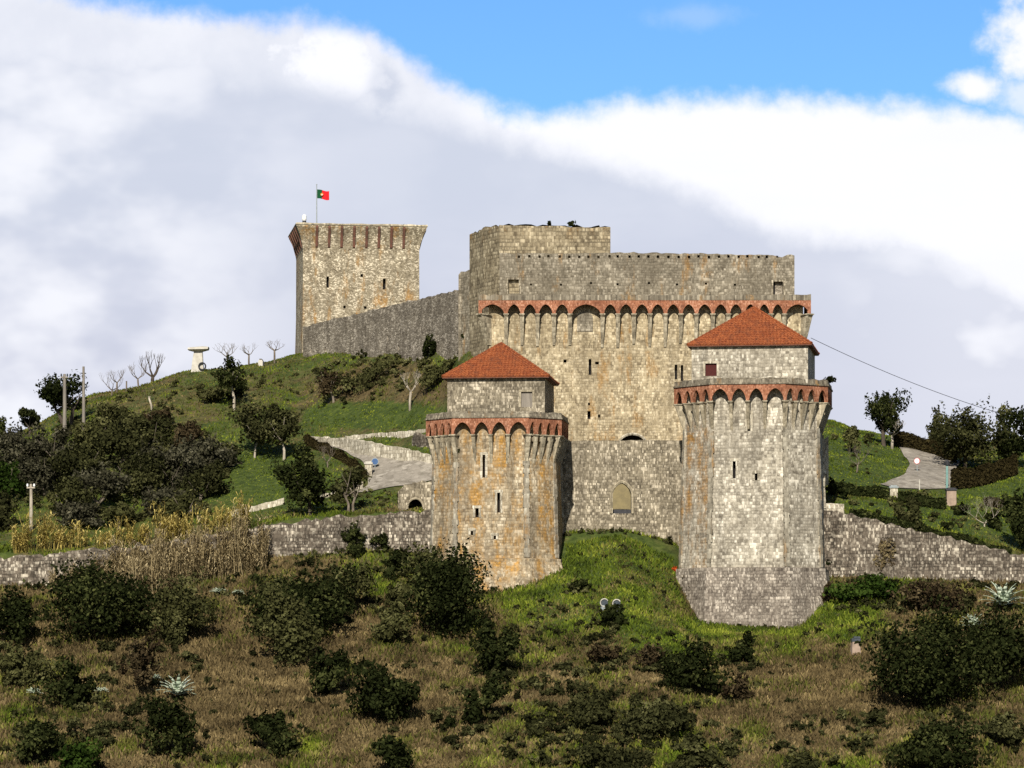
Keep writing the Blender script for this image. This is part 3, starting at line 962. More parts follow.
for px_, py_, w_, h_ in ((590, 367, 0.26, 1.5), (676, 372, 0.24, 1.4), (682, 373, 0.24, 1.5), (589, 415, 0.30, 0.75), (565, 361, 0.3, 0.3), (597, 363, 0.35, 0.25), (589, 404, 0.2, 0.25), (599, 416, 0.2, 0.3), (523, 363, 0.25, 0.25)):
    x, z = fpos(px_, py_)
    cu.box((x, YF + 0.1, z), (w_, 1.4, h_))
    slits.append((x, z, w_, h_))
x, z = fpos(632.5, 441)
arch_cutter(cu, x, z - 0.5, (HOR - 433.5) * S3, z - 0.3, 2.5, YF - 0.5, YF + 2.2)
lun = (x, z)
cut(facade, cu)
facade.location = -PAL.location
facade.data.transform(Matrix.Translation(-PAL.location)); facade.location = (0, 0, 0); facade.parent = PAL
for x, z, w_, h_ in slits:
    b = Loc(); b.box((x, YF + 0.72, z), (w_ - .01, .05, h_ - .01)); b.build('arrow_slit', M['void'], PAL)
b = Loc(); b.box((lun[0], YF + 2.1, lun[1] + 0.2), (2.45, .1, 1.6)); b.build('lunette', M['void'], PAL)
b = Loc()
pr = []
for k in range(13):
    a = math.pi * k / 12
    pr.append((lun[0] - math.cos(a) * 1.30, YF - 0.06, lun[1] - 0.35 + math.sin(a) * 1.02))
b.tube(pr, 0.13, 5); b.build('lunette_arch', M['white_field'], PAL)
# arcade of the front, with the wide bay over the old door
br = Loc()
OV = 1.0
pxs = [478.5, 506, 522, 537.5, 554, 570, 602.5, 618, 634, 650, 665.5, 681, 696.5, 713, 728.5, 743.5, 757.5, 771, 784.5, 811]
Yp = YF - OV
def X_(p, Y=Yp): return (p - 512) * K * Y
wid = [pxs[i + 1] - pxs[i] for i in range(len(pxs) - 1)]
zt, zi, zl = 33.05, 31.75, 28.9
eds, t = arcade(br, (X_(pxs[0]), Yp), (X_(pxs[-1]), Yp), len(wid), zt, zi, 0.92, wide=wid, pier=0.26)
arcade(br, (X_(pxs[-1]), Yp + 0.001), (X_(pxs[-1]), YF + 3.0), 3, zt, zi, 0.25)
arcade(br, (X_(pxs[0]), YF + 3.0), (X_(pxs[0]), Yp + 0.001), 3, zt, zi, 0.25)
br.build('arcade', M['brick'], PAL)
rg = random.Random(3)
class LC:
    pass
def pcorbel(x, y, dx, dy, over, zl_, w):
    base = Vector((x - PAL.location.x, y - PAL.location.y))
    corbel(PAL, base, (dx, dy), over, zi - PAL.location.z, zl_ - PAL.location.z, w, M['corbel'])
for i, e in enumerate(eds):
    xx = e.x
    if i == 0:
        pcorbel(XL, YF, xx - XL, Yp - YF, math.hypot(xx - XL, OV), zl, 0.55)
    elif i == len(eds) - 1:
        pcorbel(XR, YF, xx - XR, Yp - YF, math.hypot(xx - XR, OV), zl, 0.55)
    else:
        pcorbel(xx, YF, 0, -1, OV, zl + rg.uniform(-0.25, 0.15), 0.40)
for yk in (1.3, 2.5):
    pcorbel(XL, YF + yk, -1, 0, XL - X_(pxs[0]), zl, 0.4)
    pcorbel(XR, YF + yk, 1, 0, X_(pxs[-1]) - XR, zl, 0.4)
# parapet on the arcade
pa = wall('parapet', [(X_(pxs[0]), Yp - 0.02, zt + 0.003, zt + 0.50), (X_(700), Yp - 0.02, zt + 0.003, zt + 0.48), (X_(pxs[-1]), Yp - 0.02, zt + 0.003, zt + 0.55)], 0.45, M['coping'], jit=0.05, seed=21)
pa.data.transform(Matrix.Translation(-PAL.location)); pa.parent = PAL
b = Loc(); b.box(((X_(pxs[0]) + X_(pxs[-1])) / 2, YF + 1.3, zt - 0.12), (X_(pxs[-1]) - X_(pxs[0]) - 0.7, 3.9, 0.24)); b.build('walkway', M['coping'], PAL)
pr_ = wall('parapet', [(X_(pxs[-1]) + 0.02, Yp + 0.45, zt + 0.003, zt + 0.50), (X_(pxs[-1]) + 0.02, YF + 3.0, zt + 0.003, zt + 0.45)], 0.45, M['coping'], jit=0.04, seed=22)
pr_.data.transform(Matrix.Translation(-PAL.location)); pr_.parent = PAL
# blocked doorway with a sill of ochre brick below the wide bay
b = Loc()
x, z = fpos(585, 321)
pr = [(-0.75, z - 1.0), (0.75, z - 1.0)] + [(0.75 * math.cos(k / 8 * math.pi), z + 0.3 + 0.6 * math.sin(k / 8 * math.pi)) for k in range(9)]
b.rings([[(x + p, YF - 0.05, q) for p, q in pr], [(x + p, YF + 0.1, q) for p, q in pr]])
b.build('blocked_doorway', M['upper'], PAL)
b = Loc(); x, z = fpos(585, 327.5); b.rings([[(x + p, y_, z + q) for p, q in ((-.6, -.2), (-.2, -.27), (.3, -.18), (.62, -.25), (.55, .2), (-.1, .26), (-.55, .18))] for y_ in (YF - .04, YF + .1)]); b.build('door_sill', speckle('ochre_lichen', (0.46, 0.28, 0.06), (0.30, 0.24, 0.15), 1.8), PAL)
# upper storey wall behind the walk
YU = 324.0
def U(px_, py_): return (px_ - 512) * K * YU, (HOR - py_) * K * YU
st = []
for p, q in ((499.5, 253), (560, 253.5), (611, 252.5), (700, 253.5), (770, 255), (782, 257), (788, 255), (794.5, 255.5)):
    x, z = U(p, q); st.append((x, YU, 32.5, z))
uw = wall('upper_wall', st, 9.0, M['upper'], jit=0.035, step=0.45, seed=23)
cu = MB()
holes = []
for k in range(28):
    p = 519 + k * 9.95 + rg.uniform(-1.2, 1.2)
    if p < 785:
        x, z = U(p, 256.5 + rg.uniform(-0.3, 0.5)); cu.box((x, YU + 0.1, z), (0.24, 1.0, 0.26)); holes.append((x, z, .24, .26))
for p in (531, 561, 591, 617.5, 649, 677, 706, 735):
    x, z = U(p, 284 + rg.uniform(-1, 1)); cu.box((x, YU + 0.1, z), (0.22, 1.0, 0.2)); holes.append((x, z, .22, .2))
wins = []
for p, q, w_, h_ in ((513.5, 286.5, 1.05, 1.35), (778, 288, 0.95, 1.25)):
    x, z = U(p, q); cu.box((x, YU + 0.05, z), (w_, 0.8, h_)); wins.append((x, z, w_, h_))
cut(uw, cu)
uw.data.transform(Matrix.Translation(-PAL.location)); uw.parent = PAL
b = Loc()
for x, z, w_, h_ in holes: b.box((x, YU + 0.56, z), (w_ - .01, .05, h_ - .01))
hb = b.build('putlog_hole', M['void'], PAL)
for i, (x, z, w_, h_) in enumerate(wins):
    w0 = Loc()
    w0.box((x + w_ / 2 + .11, YU - .04, z), (.22, .14, h_ + .4)); w0.box((x - w_ / 2 - .08, YU - .04, z), (.16, .14, h_ + .4)); w0.box((x, YU - .04, z + h_ / 2 + .1), (w_, .14, .2))
    wo = w0.build('window', M['curtain'], PAL)
    g = Loc(); g.box((x + 0.1, YU + 0.40, z), (w_ - .25, .06, h_ - .01)); g.build('infill', M['rampart'], wo)
    g = Loc(); g.box((x - w_ / 2 + 0.12, YU + 0.42, z), (.22, .05, h_ - .01)); g.build('opening', M['void'], wo)
# taller block at the left end
bl = MB()
c0 = U(500, 0)[0]; c1 = U(611, 0)[0]
YB = YU + 0.30
ztop = (HOR - 225.5) * K * YB
st = [((469.5 - 512) * K * 331.0, 331.0, 28, (HOR - 233) * K * 331), ((484 - 512) * K * 327.2, 327.2, 28, (HOR - 228) * K * 327.2), ((499.5 - 512) * K * YB, YB, 28, ztop), ((520 - 512) * K * YB, YB, 28, ztop + .12), ((560 - 512) * K * YB, YB, 28, ztop + 0.0), ((600 - 512) * K * YB, YB, 28, ztop - .1), ((610.5 - 512) * K * YB, YB, 28, ztop - .3)]
front = [(x, y) for x, y, a, c in st]
rgn = np.random.default_rng(8)
def fine(stx):
    P = np.array(stx); s = np.r_[0, np.cumsum(np.linalg.norm(np.diff(P[:, :2], axis=0), axis=1))]
    t = np.unique(np.r_[np.arange(0, s[-1], 0.55), s]); t = t[np.r_[True, np.diff(t) > .05]]
    return np.stack([np.interp(t, s, P[:, k]) for k in range(4)], -1)
Fp = fine(st)
back = [(Fp[-1, 0], 333.0), (Fp[0, 0] + 1.0, 333.5)]
ring0 = [(x, y, z) for x, y, z, _ in Fp] + [(x, y, 28) for x, y in back]
ring1 = [(x, y, z + rgn.normal(0, 0.09)) for x, y, _, z in Fp] + [(x, y, ztop - 0.2) for x, y in back]
bl.rings([ring0, ring1])
bo = bl.build('upper_block', M['block'])
bo.data.transform(Matrix.Translation(-PAL.location)); bo.parent = PAL
# stub of wall on the left of the block
sw = wall('wall_stub', [((458.5 - 512) * K * 333, 333.0, 28, (HOR - 275) * K * 333), ((461 - 512) * K * 333, 333.0, 28, (HOR - 271.5) * K * 333), ((471 - 512) * K * 332, 331.6, 28, (HOR - 270) * K * 332)], 1.2, M['upper'], jit=.05, seed=25)
sw.data.transform(Matrix.Translation(-PAL.location)); sw.parent = PAL

# ------------------------------------------------------------------ rampart and keep
st = []
for p, q, Y in ((303, 327.5, 379.5), (330, 320, 372), (360, 313, 363.5), (400, 303.5, 352), (430, 296.5, 343), (455, 291, 335.5), (472, 287.5, 331.4)):
    x = (p - 512) * K * Y
    st.append((x, Y, gz(x, Y) - 1.5, (HOR - q) * K * Y))
RA = wall('rampart', st, 1.6, M['rampart'], jit=0.06, step=0.6, seed=30)
tag(RA, 'long grey rubble rampart climbing the grass slope from the keep to the palace', 'rampart')
hc = MB()
for p, q in ((311, 350), (325.5, 349.5), (358, 353), (398.5, 348), (388, 318 + 20)):
    g = None
    # interpolate the wall's line at this photograph column
    for (x0, y0, *_), (x1, y1, *_) in zip(st[:-1], st[1:]):
        p0, p1 = 512 + x0 / (K * y0), 512 + x1 / (K * y1)
        if p0 <= p <= p1:
            f = (p - p0) / (p1 - p0)
            x, y = x0 + (x1 - x0) * f, y0 + (y1 - y0) * f
            hc.box((x, y, (HOR - q) * K * y), (0.4, 1.6, 0.55), math.atan2(y1 - y0, x1 - x0))
cut(RA, hc)

KP = empty('keep', ((303 - 512) * K * 382, 382, 32.0), R(8))
tag(KP, 'square rubble keep with a flared top, left of the palace on the hilltop', 'tower')
kw, kd = 13.4, 10.5
def krect(o, z): return [(-o, -o, z), (kw + o, -o, z), (kw + o, kd + o, z), (-o, kd + o, z)]
kzt = (HOR - 225.5) * K * 382 - 32.0
kzf = kzt - 2.75
kb = MB()
kb.rings([krect(0.25, -3), krect(0.02, kzf * 0.5), krect(0.0, kzf), krect(0.10, kzf + .7), krect(0.38, kzf + 1.7), krect(0.80, kzt - 0.15), krect(0.80, kzt)])
kwall = kb.build('wall', M['keep'], KP)
cu = MB()
kslits = []
for p, q, w_, h_ in ((327.3, 282, 0.30, 1.25), (383.3, 284, 0.34, 1.25), (361, 275.5, 0.30, 0.35), (344, 307, .28, .3), (364.5, 307.5, .3, .3)):
    lx = (p - 303) / (418 - 303) * kw
    z = (HOR - q) * K * (382 + lx * 0.14) - 32
    cu.box((lx, 0.1, z), (w_, 1.4, h_)); kslits.append((lx, z, w_, h_))
cut(kwall, cu)
for lx, z, w_, h_ in kslits:
    b = MB(); b.box((lx, 0.7, z), (w_ - .01, .05, h_ - .01)); b.build('arrow_slit', M['void'], KP)
def kbracket(x, y, dx, dy):
    m_ = MB()
    w = 0.14
    sx, sy = -dy, dx
    pts = [(-0.1, kzf + 0.1), (0.16, kzf + .35), (0.46, kzf + 1.45), (0.90, kzt - 0.3), (0.90, kzt - 0.08), (0.3, kzt - 0.08)]
    m_.rings([[(x + dx * a + sx * w, y + dy * a + sy * w, z) for a, z in pts], [(x + dx * a - sx * w, y + dy * a - sy * w, z) for a, z in pts]])
    m_.build('corbel', M['brick_dark'], KP)
for k in range(8):
    kbracket(1.55 + k * 1.43, 0, 0, -1)
for k in range(5):
    kbracket(0, 1.0 + k * 2.1, -1, 0)
    kbracket(kw, 1.0 + k * 2.1, 1, 0)
kc = MB()
rk = random.Random(9)
def kring(o, z, amp):
    out_ = []
    c = krect(o, z)
    for i in range(4):
        p, q = Vector(c[i]), Vector(c[(i + 1) % 4])
        for s_ in range(16):
            w = p + (q - p) * (s_ / 16)
            out_.append((w.x, w.y, w.z + rk.uniform(-amp, amp)))
    return out_
kc.rings([kring(0.88, kzt + .003, 0), kring(0.90, kzt + 0.10, 0.0), kring(0.84, kzt + 0.22, 0.05), kring(0.45, kzt + 0.22, 0.05), kring(0.45, kzt + .003, 0)], cap=False)
kc.build('coping', M['corbel'], KP)

FP = empty('flagpole', at(316.2, 226, 384) + Vector((0, 1.0, 0)))
tag(FP, 'thin flagpole flying a green and red flag on top of the keep', 'flagpole')
b = MB(); b.tube([(0, 0, -0.3), (0, 0, 4.9)], [0.075, 0.05], 8); b.tube([(0, 0, 4.9), (0, 0, 5.0)], [0.09, 0.03], 8); b.build('pole', M['steel'], FP)
def flagpart(name, u0, u1, mtl, parent):
    m_ = MB()
    N = 8
    g = []
    for i in range(N + 1):
        uu = u0 + (u1 - u0) * i / N
        col_ = []
        for j in range(7):
            vv = j / 6
            col_.append((0.06 + uu * 1.38, -0.12 * math.sin(uu * 7.0 + vv) * (0.2 + uu), 4.35 - uu * 0.18 - 1.02 * (1 - vv) + 0.10 * math.sin(uu * 5 + 1) * uu))
        g.append(col_)
    for i in range(N):
        for j in range(6):
            m_.poly([g[i][j], g[i + 1][j], g[i + 1][j + 1], g[i][j + 1]])
    o = m_.build(name, mtl, parent, fix=False)
    sol = o.modifiers.new('cloth', 'SOLIDIFY'); sol.thickness = 0.015
    return o
fl = flagpart('flag', 0.0, 1.0, M['flag_red'], FP)
m_ = flagpart('green_field', 0.0, 0.40, M['flag_green'], fl); m_.location = (0, 0, 0); m_.scale = (1, 1, 1); m_.modifiers[0].thickness = 0.04
m_.modifiers[0].offset = 0
b = MB()
for y_ in (-0.055,):
    b.rings([[(0.60 + 0.17 * math.cos(a / 10 * math.pi), y_ - 0.06, 3.76 + 0.17 * math.sin(a / 10 * math.pi)) for a in range(20)], [(0.60 + 0.17 * math.cos(a / 10 * math.pi), y_ + 0.05, 3.76 + 0.17 * math.sin(a / 10 * math.pi)) for a in range(20)]])
em = b.build('emblem_disc', M['flag_yellow'], fl)
b = MB()
pr = [(-.10, .12), (.10, .12), (.10, -.04), (.05, -.11), (0, -.13), (-.05, -.11), (-.10, -.04)]
b.rings([[(0.62 + p, -0.145, 3.72 + q) for p, q in pr], [(0.62 + p, -0.115, 3.72 + q) for p, q in pr]]); b.build('emblem_shield', M['flag_red'], fl)
b = MB()
pr = [(p * .6, q * .6) for p, q in pr]
b.rings([[(0.62 + p, -0.165, 3.72 + q) for p, q in pr], [(0.62 + p, -0.145, 3.72 + q) for p, q in pr]]); b.build('emblem_centre', M['white'], fl)

LT = empty('beacon', at(304.3, 223.0, 384))
tag(LT, 'small white beacon on a dark foot at the left corner of the keep top', 'beacon')
b = MB(); b.tube([(0, 0, -.5), (0, 0, .25)], .24, 8); b.build('foot', M['dark_metal'], LT)
b = MB(); b.tube([(0, 0, .25), (0, 0, .40), (0, 0, .85), (0, 0, 1.0)], [.20, .27, .25, .10], 10); b.build('lantern', M['white'], LT)

# ------------------------------------------------------------------ curtain wall with the pointed window
YC = 306.0
def CX(p): return (p - 512) * K * YC
def CZ(q): return (HOR - q) * K * YC
CW = wall('curtain_wall', [(CX(548), YC, 6, CZ(441)), (CX(600), YC, 6, CZ(440.5)), (CX(650), YC, 6, CZ(440)), (CX(690), YC, 6, CZ(440.5))], 1.3, M['curtain'], jit=0.03, seed=40)
tag(CW, 'rubble curtain wall with a pointed window opening, joining the two corner towers', 'wall')
cu = MB()
arch_cutter(cu, CX(622), CZ(513.5), CZ(483.0), CZ(494), (631.2 - 612.8) * K * YC, YC - 1, YC + 3, pointed=1.2)
cut(CW, cu)
b = MB(); b.box((CX(622), YC + 0.9, CZ(513.5) + 0.20), ((631.2 - 612.8) * K * YC - .02, .2, .40)); b.build('sill_shadow_strip', M['dark_metal'], CW)  # dark strip stands in for the shadow along the window sill
b = MB(); b.box((CX(622), YC + 9.62, 14.0), (6.0, .5, 6.5)); b.build('window_backing', speckle('olive_backing', (0.25, 0.205, 0.105), (0.20, 0.165, 0.09), 1.5), CW)  # added olive panel before the facade, darkens the view through the window
b = MB()
w_ = (631.2 - 612.8) * K * YC
prof = []
for k in range(15):
    a = k / 14 * 2 - 1
    prof.append((a * (w_ / 2 + .13), CZ(494) + (CZ(483) - CZ(494) + 0.13) * (1 - abs(a) ** 1.5) ** 0.62))
prof = [(-w_ / 2 - .13, CZ(513.5))] + prof + [(w_ / 2 + .13, CZ(513.5))]
b.tube([(CX(622) + p, YC - 0.02, q) for p, q in prof], 0.14, 5)
b.build('window_surround', M['corbel'], CW)

# ------------------------------------------------------------------ terrace and road walls
def wl(name, label, pts, m, thick=0.7, seed=1, jit=0.10, cat='wall', group=None, sink=0.8, Yset=None, batter=0.25):
    """pts: photograph column, bottom row, top row [, depth]"""
    st_ = []
    for q in pts:
        if len(q) > 3:
            Y = q[3]; x = (q[0] - 512) * K * Y; zb = (HOR - q[1]) * K * Y
        else:
            g = ground(q[0], q[1]); x, Y, zb = g
        st_.append((x, Y, zb - sink, (HOR - q[2]) * K * Y))
    o = wall(name, st_, thick, m, jit=jit, step=0.45, seed=seed, batter=batter)
    tag(o, label, cat, group)
    return o
Yw = 303.2
wl('terrace_wall', 'long rubble terrace wall running left from the lichened corner tower behind the reeds and shrubs', [(-60, 592, 560, Yw), (0, 588, 556.5, Yw), (60, 586, 552, Yw), (130, 580, 547, Yw), (200, 571, 536, Yw), (265, 561, 526, Yw), (330, 554, 517.5, Yw), (400, 550, 513, Yw), (437, 550, 510.5, Yw)], M['field'], thick=1.0, seed=50, jit=0.12)
wl('terrace_wall', 'rubble terrace wall sloping down to the right from the pale corner tower', [(822, 578, 509, Yw), (845, 577, 513, Yw), (870, 577, 519, Yw), (900, 580, 526.5, Yw), (960, 582, 540, Yw), (1024, 583, 556, Yw), (1080, 585, 570, Yw)], M['field'], thick=1.0, seed=51, jit=0.09)
wl('wall_end', 'short pale block of masonry at the top of the terrace wall beside the right tower', [(825, 517, 503, 304.6), (844, 520, 504, 304.6)], M['white_field'], thick=1.2, seed=52, jit=0.04)
wl('rubble_wall', 'narrow broken wall edge on the grass just behind the right corner tower', [(819, 478, 438, 309.5), (828.5, 476, 438, 309.5)], M['white_field'], thick=0.8, seed=53, jit=0.15)
wl('retaining_wall', 'coursed stone retaining wall on the uphill side of the left road', [(303, 441, 436.6), (339, 448, 438.2), (372, 457, 442.5), (402, 462, 448.5), (440, 469, 457.5)], M['white_field'], seed=54, jit=0.05, thick=0.6, batter=0.08)
wl('retaining_wall', 'thin pale wall crossing the grass above the left road', [(345, 440.5, 436), (380, 437, 433.2), (428, 433, 429)], M['white_field'], seed=55, jit=0.04, thick=0.5, batter=0.0)
CV = wl('culvert_wall', 'pale stone wall with a dark round culvert below the left road', [(398, 512, 491, 305.4), (404, 512, 486, 305.4), (412, 512, 484, 305.4), (440, 512, 479, 305.4)], M['curtain'], seed=56, jit=0.08, thick=2.0, batter=0.0)
cu = MB()
cxv = (415.5 - 512) * K * 305.4; czv = (HOR - 509) * K * 305.4
arch_cutter(cu, cxv, czv - 1.2, czv + 0.92, czv + 0.05, 1.35, 305.4 - 1, 305.4 + 1.6)
cut(CV, cu)
b = MB(); b.box((cxv, 305.4 + 1.5, czv), (1.3, .1, 2.2)); b.build('culvert', M['void'], CV)
b = MB(); b.tube([(cxv - math.cos(k / 12 * math.pi) * .76, 305.36, czv + math.sin(k / 12 * math.pi) * 0.98) for k in range(13)], .10, 5); b.build('arch_ring', M['corbel'], CV)
wl('roadside_wall', 'low whitewashed roadside wall descending behind the reeds left of the big dark tree', [(228, 517.5, 512.5), (255, 511.5, 505.5), (284, 504.5, 498)], M['white_field'], seed=57, jit=0.04, thick=0.5, batter=0.0)
wl('roadside_wall', 'low pale roadside wall broken up by the olive tree below the road bend', [(322, 499, 494.5), (345, 494, 486), (363, 489, 480)], M['white_field'], seed=58, jit=0.10, thick=0.5, batter=0.0)
wl('rubble_wall', 'tumbled stone wall end in the grass left of the lichened corner tower', [(412, 446, 437), (420, 447, 434.5), (436, 449, 436)], M['field'], seed=59, jit=0.18, thick=0.6, batter=0.1)

def pier(label, p, q, w, h, cap, m, capm):
    g = ground(p, q)
    e = empty('gate_pier', g)
    tag(e, label, 'pier')
    s_ = K * g.y
    b = MB(); b.box((0, 0, h * s_ / 2 - .2), (w * s_, w * s_, h * s_ + .4)); b.build('post', m, e)
    b = MB(); b.box((0, 0, h * s_ + .09), (w * s_ + .16, w * s_ + .16, .16)); b.box((0, 0, h * s_ + .22), (w * s_ - .1, w * s_ - .1, .12)); b.build('cap', capm, e)
    return g
pier('pale stone pier at the end of the dark hedge on the left road', 368.5, 477, 7, 12, 1, M['white_field'], M['concrete'])
pier('small stone pier with grey cap at the left end of the low clipped hedge', 893.5, 496.5, 7.5, 8, 1, M['white_field'], M['steel'])
pier('pinkish stone pier with dark cap beside the teal lamp post', 951, 506, 9.5, 15, 1, M['pink_conc'], M['dark_metal'])

# ------------------------------------------------------------------ road signs, poles, cable
def sign(label, p, q, base_q, rpx, face, rim, rimshift=0.0):
    g = ground(p, base_q)
    e = empty('road_sign', g)
    tag(e, label, 'road sign')
    s_ = K * g.y
    h = (HOR - q) * s_ - g.z
    b = MB(); b.tube([(0, 0.05, -.3), (0, 0.05, h + .2)], .04, 8); b.build('post', M['steel'], e)
    r = rpx * s_
    def disc(rad, y0, y1):
        m_ = MB()
        m_.rings([[(rad * math.cos(k / 12 * math.pi), y0, h + rad * math.sin(k / 12 * math.pi)) for k in range(24)], [(rad * math.cos(k / 12 * math.pi), y1, h + rad * math.sin(k / 12 * math.pi)) for k in range(24)]])
        return m_
    pl = disc(r, -.03, 0.0).build('sign_plate', rim, e)
    disc(r * 0.84, -.045, -.032).build('sign_face', face, pl)
    return e
sign('round blue road sign by the pale pier at the bend of the left road', 375, 461.5, 470, 3.6, M['sign_blue'], M['steel'])
e = sign('round white road sign with red rim on the right-hand road', 917, 461, 472, 3.2, M['white'], M['sign_red'])
e.rotation_euler = (0, 0, R(-22))

def utility_pole(label, p, q_base, q_top, rad, arm=None, caps=False, m='wood_grey', base=None):
    g = base or ground(p, q_base)
    s_ = K * g.y
    h = (HOR - q_top) * s_ - g.z
    e = empty('utility_pole', g)
    tag(e, label, 'pole')
    b = MB(); b.tube([(0, 0, -.5), (0.02, 0, h * .5), (0, 0, h)], [rad * 1.15, rad, rad * .8], 8); b.build('pole', M[m], e)
    if arm:
        b = MB(); b.box((0, -.12, h - .35), (arm, .12, .14)); b.build('crossarm', M[m], e)
        for sx in (-1, 1):
            b = MB(); b.tube([(sx * arm * .42, -.12, h - .28), (sx * arm * .42, -.12, h - .18), (sx * arm * .42, -.12, h + .02)], [.05, .11, .07], 8); b.build('insulator', M['white'] if caps else M['glass'], e)
    return e, h
utility_pole('wooden pole with a small crossarm in front of the round dark tree at the left', 64.5, 438, 374, .19, arm=0.75)
utility_pole('taller leaning wooden pole right of the round dark tree at the left', 83.5, 432, 366.5, .16)
utility_pole('short pale pole with two white insulators among the olive trees above the reeds', 31, 531, 484, .16, arm=0.75, caps=True, m='bark_pale')
def post(name, label, cat, p, q0, q1, rad, m):
    g = ground(p, q0)
    b = MB(); h = (HOR - q1) * K * g.y - g.z
    b.tube([(g.x, g.y, g.z - .4), (g.x, g.y, g.z + h)], [rad, rad * .85], 8)
    b.tube([(g.x, g.y, g.z + h), (g.x, g.y, g.z + h + .05)], [rad * 1.15, rad * .5], 8)
    return tag(b.build(name, M[m], None), label, cat)
post('marker_post', 'short bare post between the pruned trees on the left skyline', 'post', 126.5, 392, 381.5, .10, 'bark')
post('marker_post', 'thin pale post standing on the right-hand road behind the clipped hedge', 'post', 919.5, 490, 480, .07, 'concrete')
g = ground(947, 492)
e = empty('lamp_post', g); tag(e, 'slim teal painted lamp post beside the pinkish pier on the right', 'lamp post')
h = (HOR - 461) * K * g.y - g.z
b = MB(); b.tube([(0, 0, -.4), (0, 0, h - .5)], [.13, .12], 8); b.build('pole', M['teal'], e)
b = MB(); b.tube([(0, 0, h - .5), (0, 0, h - .4), (0, 0, h - .05), (0, 0, h + .1)], [.10, .2, .22, .05], 8); b.build('lantern', M['dark_metal'], e)

b = MB()
P0, P1 = at(811, 338, 317), at(1012, 417, 352)
pts = []
for k in range(25):
    f = k / 24
    p = P0.lerp(P1, f); p.z -= 4 * 0.5 * f * (1 - f)
    pts.append(p)
b.tube(pts, 0.028, 5)
tag(b.build('power_cable', M['cable']), 'thin dark cable running from the palace down to the trees at the right edge', 'cable')

# ------------------------------------------------------------------ monument and crest objects
g = ground(198, 371.0)
e = empty('monument', g); tag(e, 'pale stone monument with a wide flat cap on the left skyline', 'monument')
s_ = K * g.y
b = MB()
b.rings([[(-.75, -.5, -.3), (.70, -.5, -.3), (.70, .5, -.3), (-.75, .5, -.3)], [(-.62, -.42, .9), (.56, -.42, .9), (.56, .42, .9), (-.62, .42, .9)], [(-.42, -.36, 2.15), (.50, -.36, 2.15), (.50, .36, 2.15), (-.42, .36, 2.15)]]); b.build('pillar', M['concrete'], e)
b = MB(); b.rings([[(-.5, -.45, 2.15), (.55, -.45, 2.15), (.55, .45, 2.15), (-.5, .45, 2.15)], [(-1.1, -.9, 2.32), (1.15, -.9, 2.36), (1.15, .9, 2.36), (-1.1, .9, 2.32)], [(-1.05, -.85, 2.52), (1.2, -.85, 2.62), (1.2, .85, 2.62), (-1.05, .85, 2.52)], [(-.4, -.4, 2.62), (.5, -.4, 2.70), (.5, .4, 2.70), (-.4, .4, 2.62)]]); b.build('cap', M['concrete'], e)
b = MB(); b.tube([(.52 + .38 * math.cos(k / 10 * math.pi), -.62, .46 + .38 * math.sin(k / 10 * math.pi)) for k in range(21)], .085, 6); b.build('ring', M['dark_metal'], e)
g = ground(261, 366)
e = empty('marker_stone', g); tag(e, 'small pale marker stone with dark edge between the pruned trees near the keep', 'marker')
b = MB(); b.rings([[(-.32, y, -.2), (.2, y, -.2), (.2, y, .55), (.08, y, .72), (-.18, y, .72), (-.32, y, .55)] for y in (-.12, .12)]); b.build('stone_slab', M['concrete'], e)
b = MB(); b.rings([[(.20, y, -.2), (.36, y, -.2), (.34, y, .45), (.2, y, .70), (.08, y, .80), (-.18, y, .80), (-.18, y, .722), (.085, y, .722), (.2, y, .55)] for y in (-.16, .16)]); b.build('dark_edge', M['dark_metal'], e)

def floodlight(label, p, q, turn, group=None):
    g = ground(p, q)
    e = empty('floodlight', g, R(turn)); tag(e, label, 'floodlight', group)
    b = MB()
    b.tube([(.36 * math.cos(a / 12 * math.pi), -.10, .62 + .34 * math.sin(a / 12 * math.pi)) for a in range(2, 20)], .05, 6); b.build('rim', M['concrete'], e)
    b = MB(); b.rings([[(.33 * math.cos(a / 10 * math.pi), -.06, .62 + .30 * math.sin(a / 10 * math.pi)) for a in range(20)], [(.30 * math.cos(a / 10 * math.pi), .12, .62 + .28 * math.sin(a / 10 * math.pi)) for a in range(20)], [(.12 * math.cos(a / 10 * math.pi), .40, .72 + .13 * math.sin(a / 10 * math.pi)) for a in range(20)]]); b.build('housing', M['glass'], e)
    b = MB(); b.box((0, .05, .16), (.5, .3, .5)); b.build('bracket', M['steel'], e)
    return e
floodlight('left one of the two white rimmed floodlights on the grass mound below the palace', 604, 611, 18)
floodlight('right one of the two white rimmed floodlights on the grass mound below the palace', 617, 611, -16)
def pedestal(label, p, q, w, h, m):
    g = ground(p, q); s_ = K * g.y
    e = empty('floodlight_pedestal', g, R(8)); tag(e, label, 'pedestal')
    b = MB(); a = w * s_ / 2; hh = h * s_
    b.rings([[(-a * 1.1, -a, -.3), (a * 1.1, -a, -.3), (a * 1.1, a, -.3), (-a * 1.1, a, -.3)], [(-a * .9, -a * .85, hh * .62), (a * .9, -a * .85, hh * .62), (a * .9, a * .85, hh * .62), (-a * .9, a * .85, hh * .62)]]); b.build('plinth', m, e)
    b = MB(); b.box((0, 0, hh * .62 + .16), (a * 2.0, a * 1.6, .30)); b.box((0.06, -.1, hh * .62 + .38), (a * 1.5, a * 1.2, .16)); b.build('lamp_housing', M['glass'], e)
pedestal('pinkish concrete lamp pedestal on the grass right of the pale corner tower', 855.5, 655, 8.5, 20, M['pink_conc'])
pedestal('slim pale lamp pedestal between the big shrubs below the lichened tower', 398.5, 611, 4.5, 15, M['concrete'])

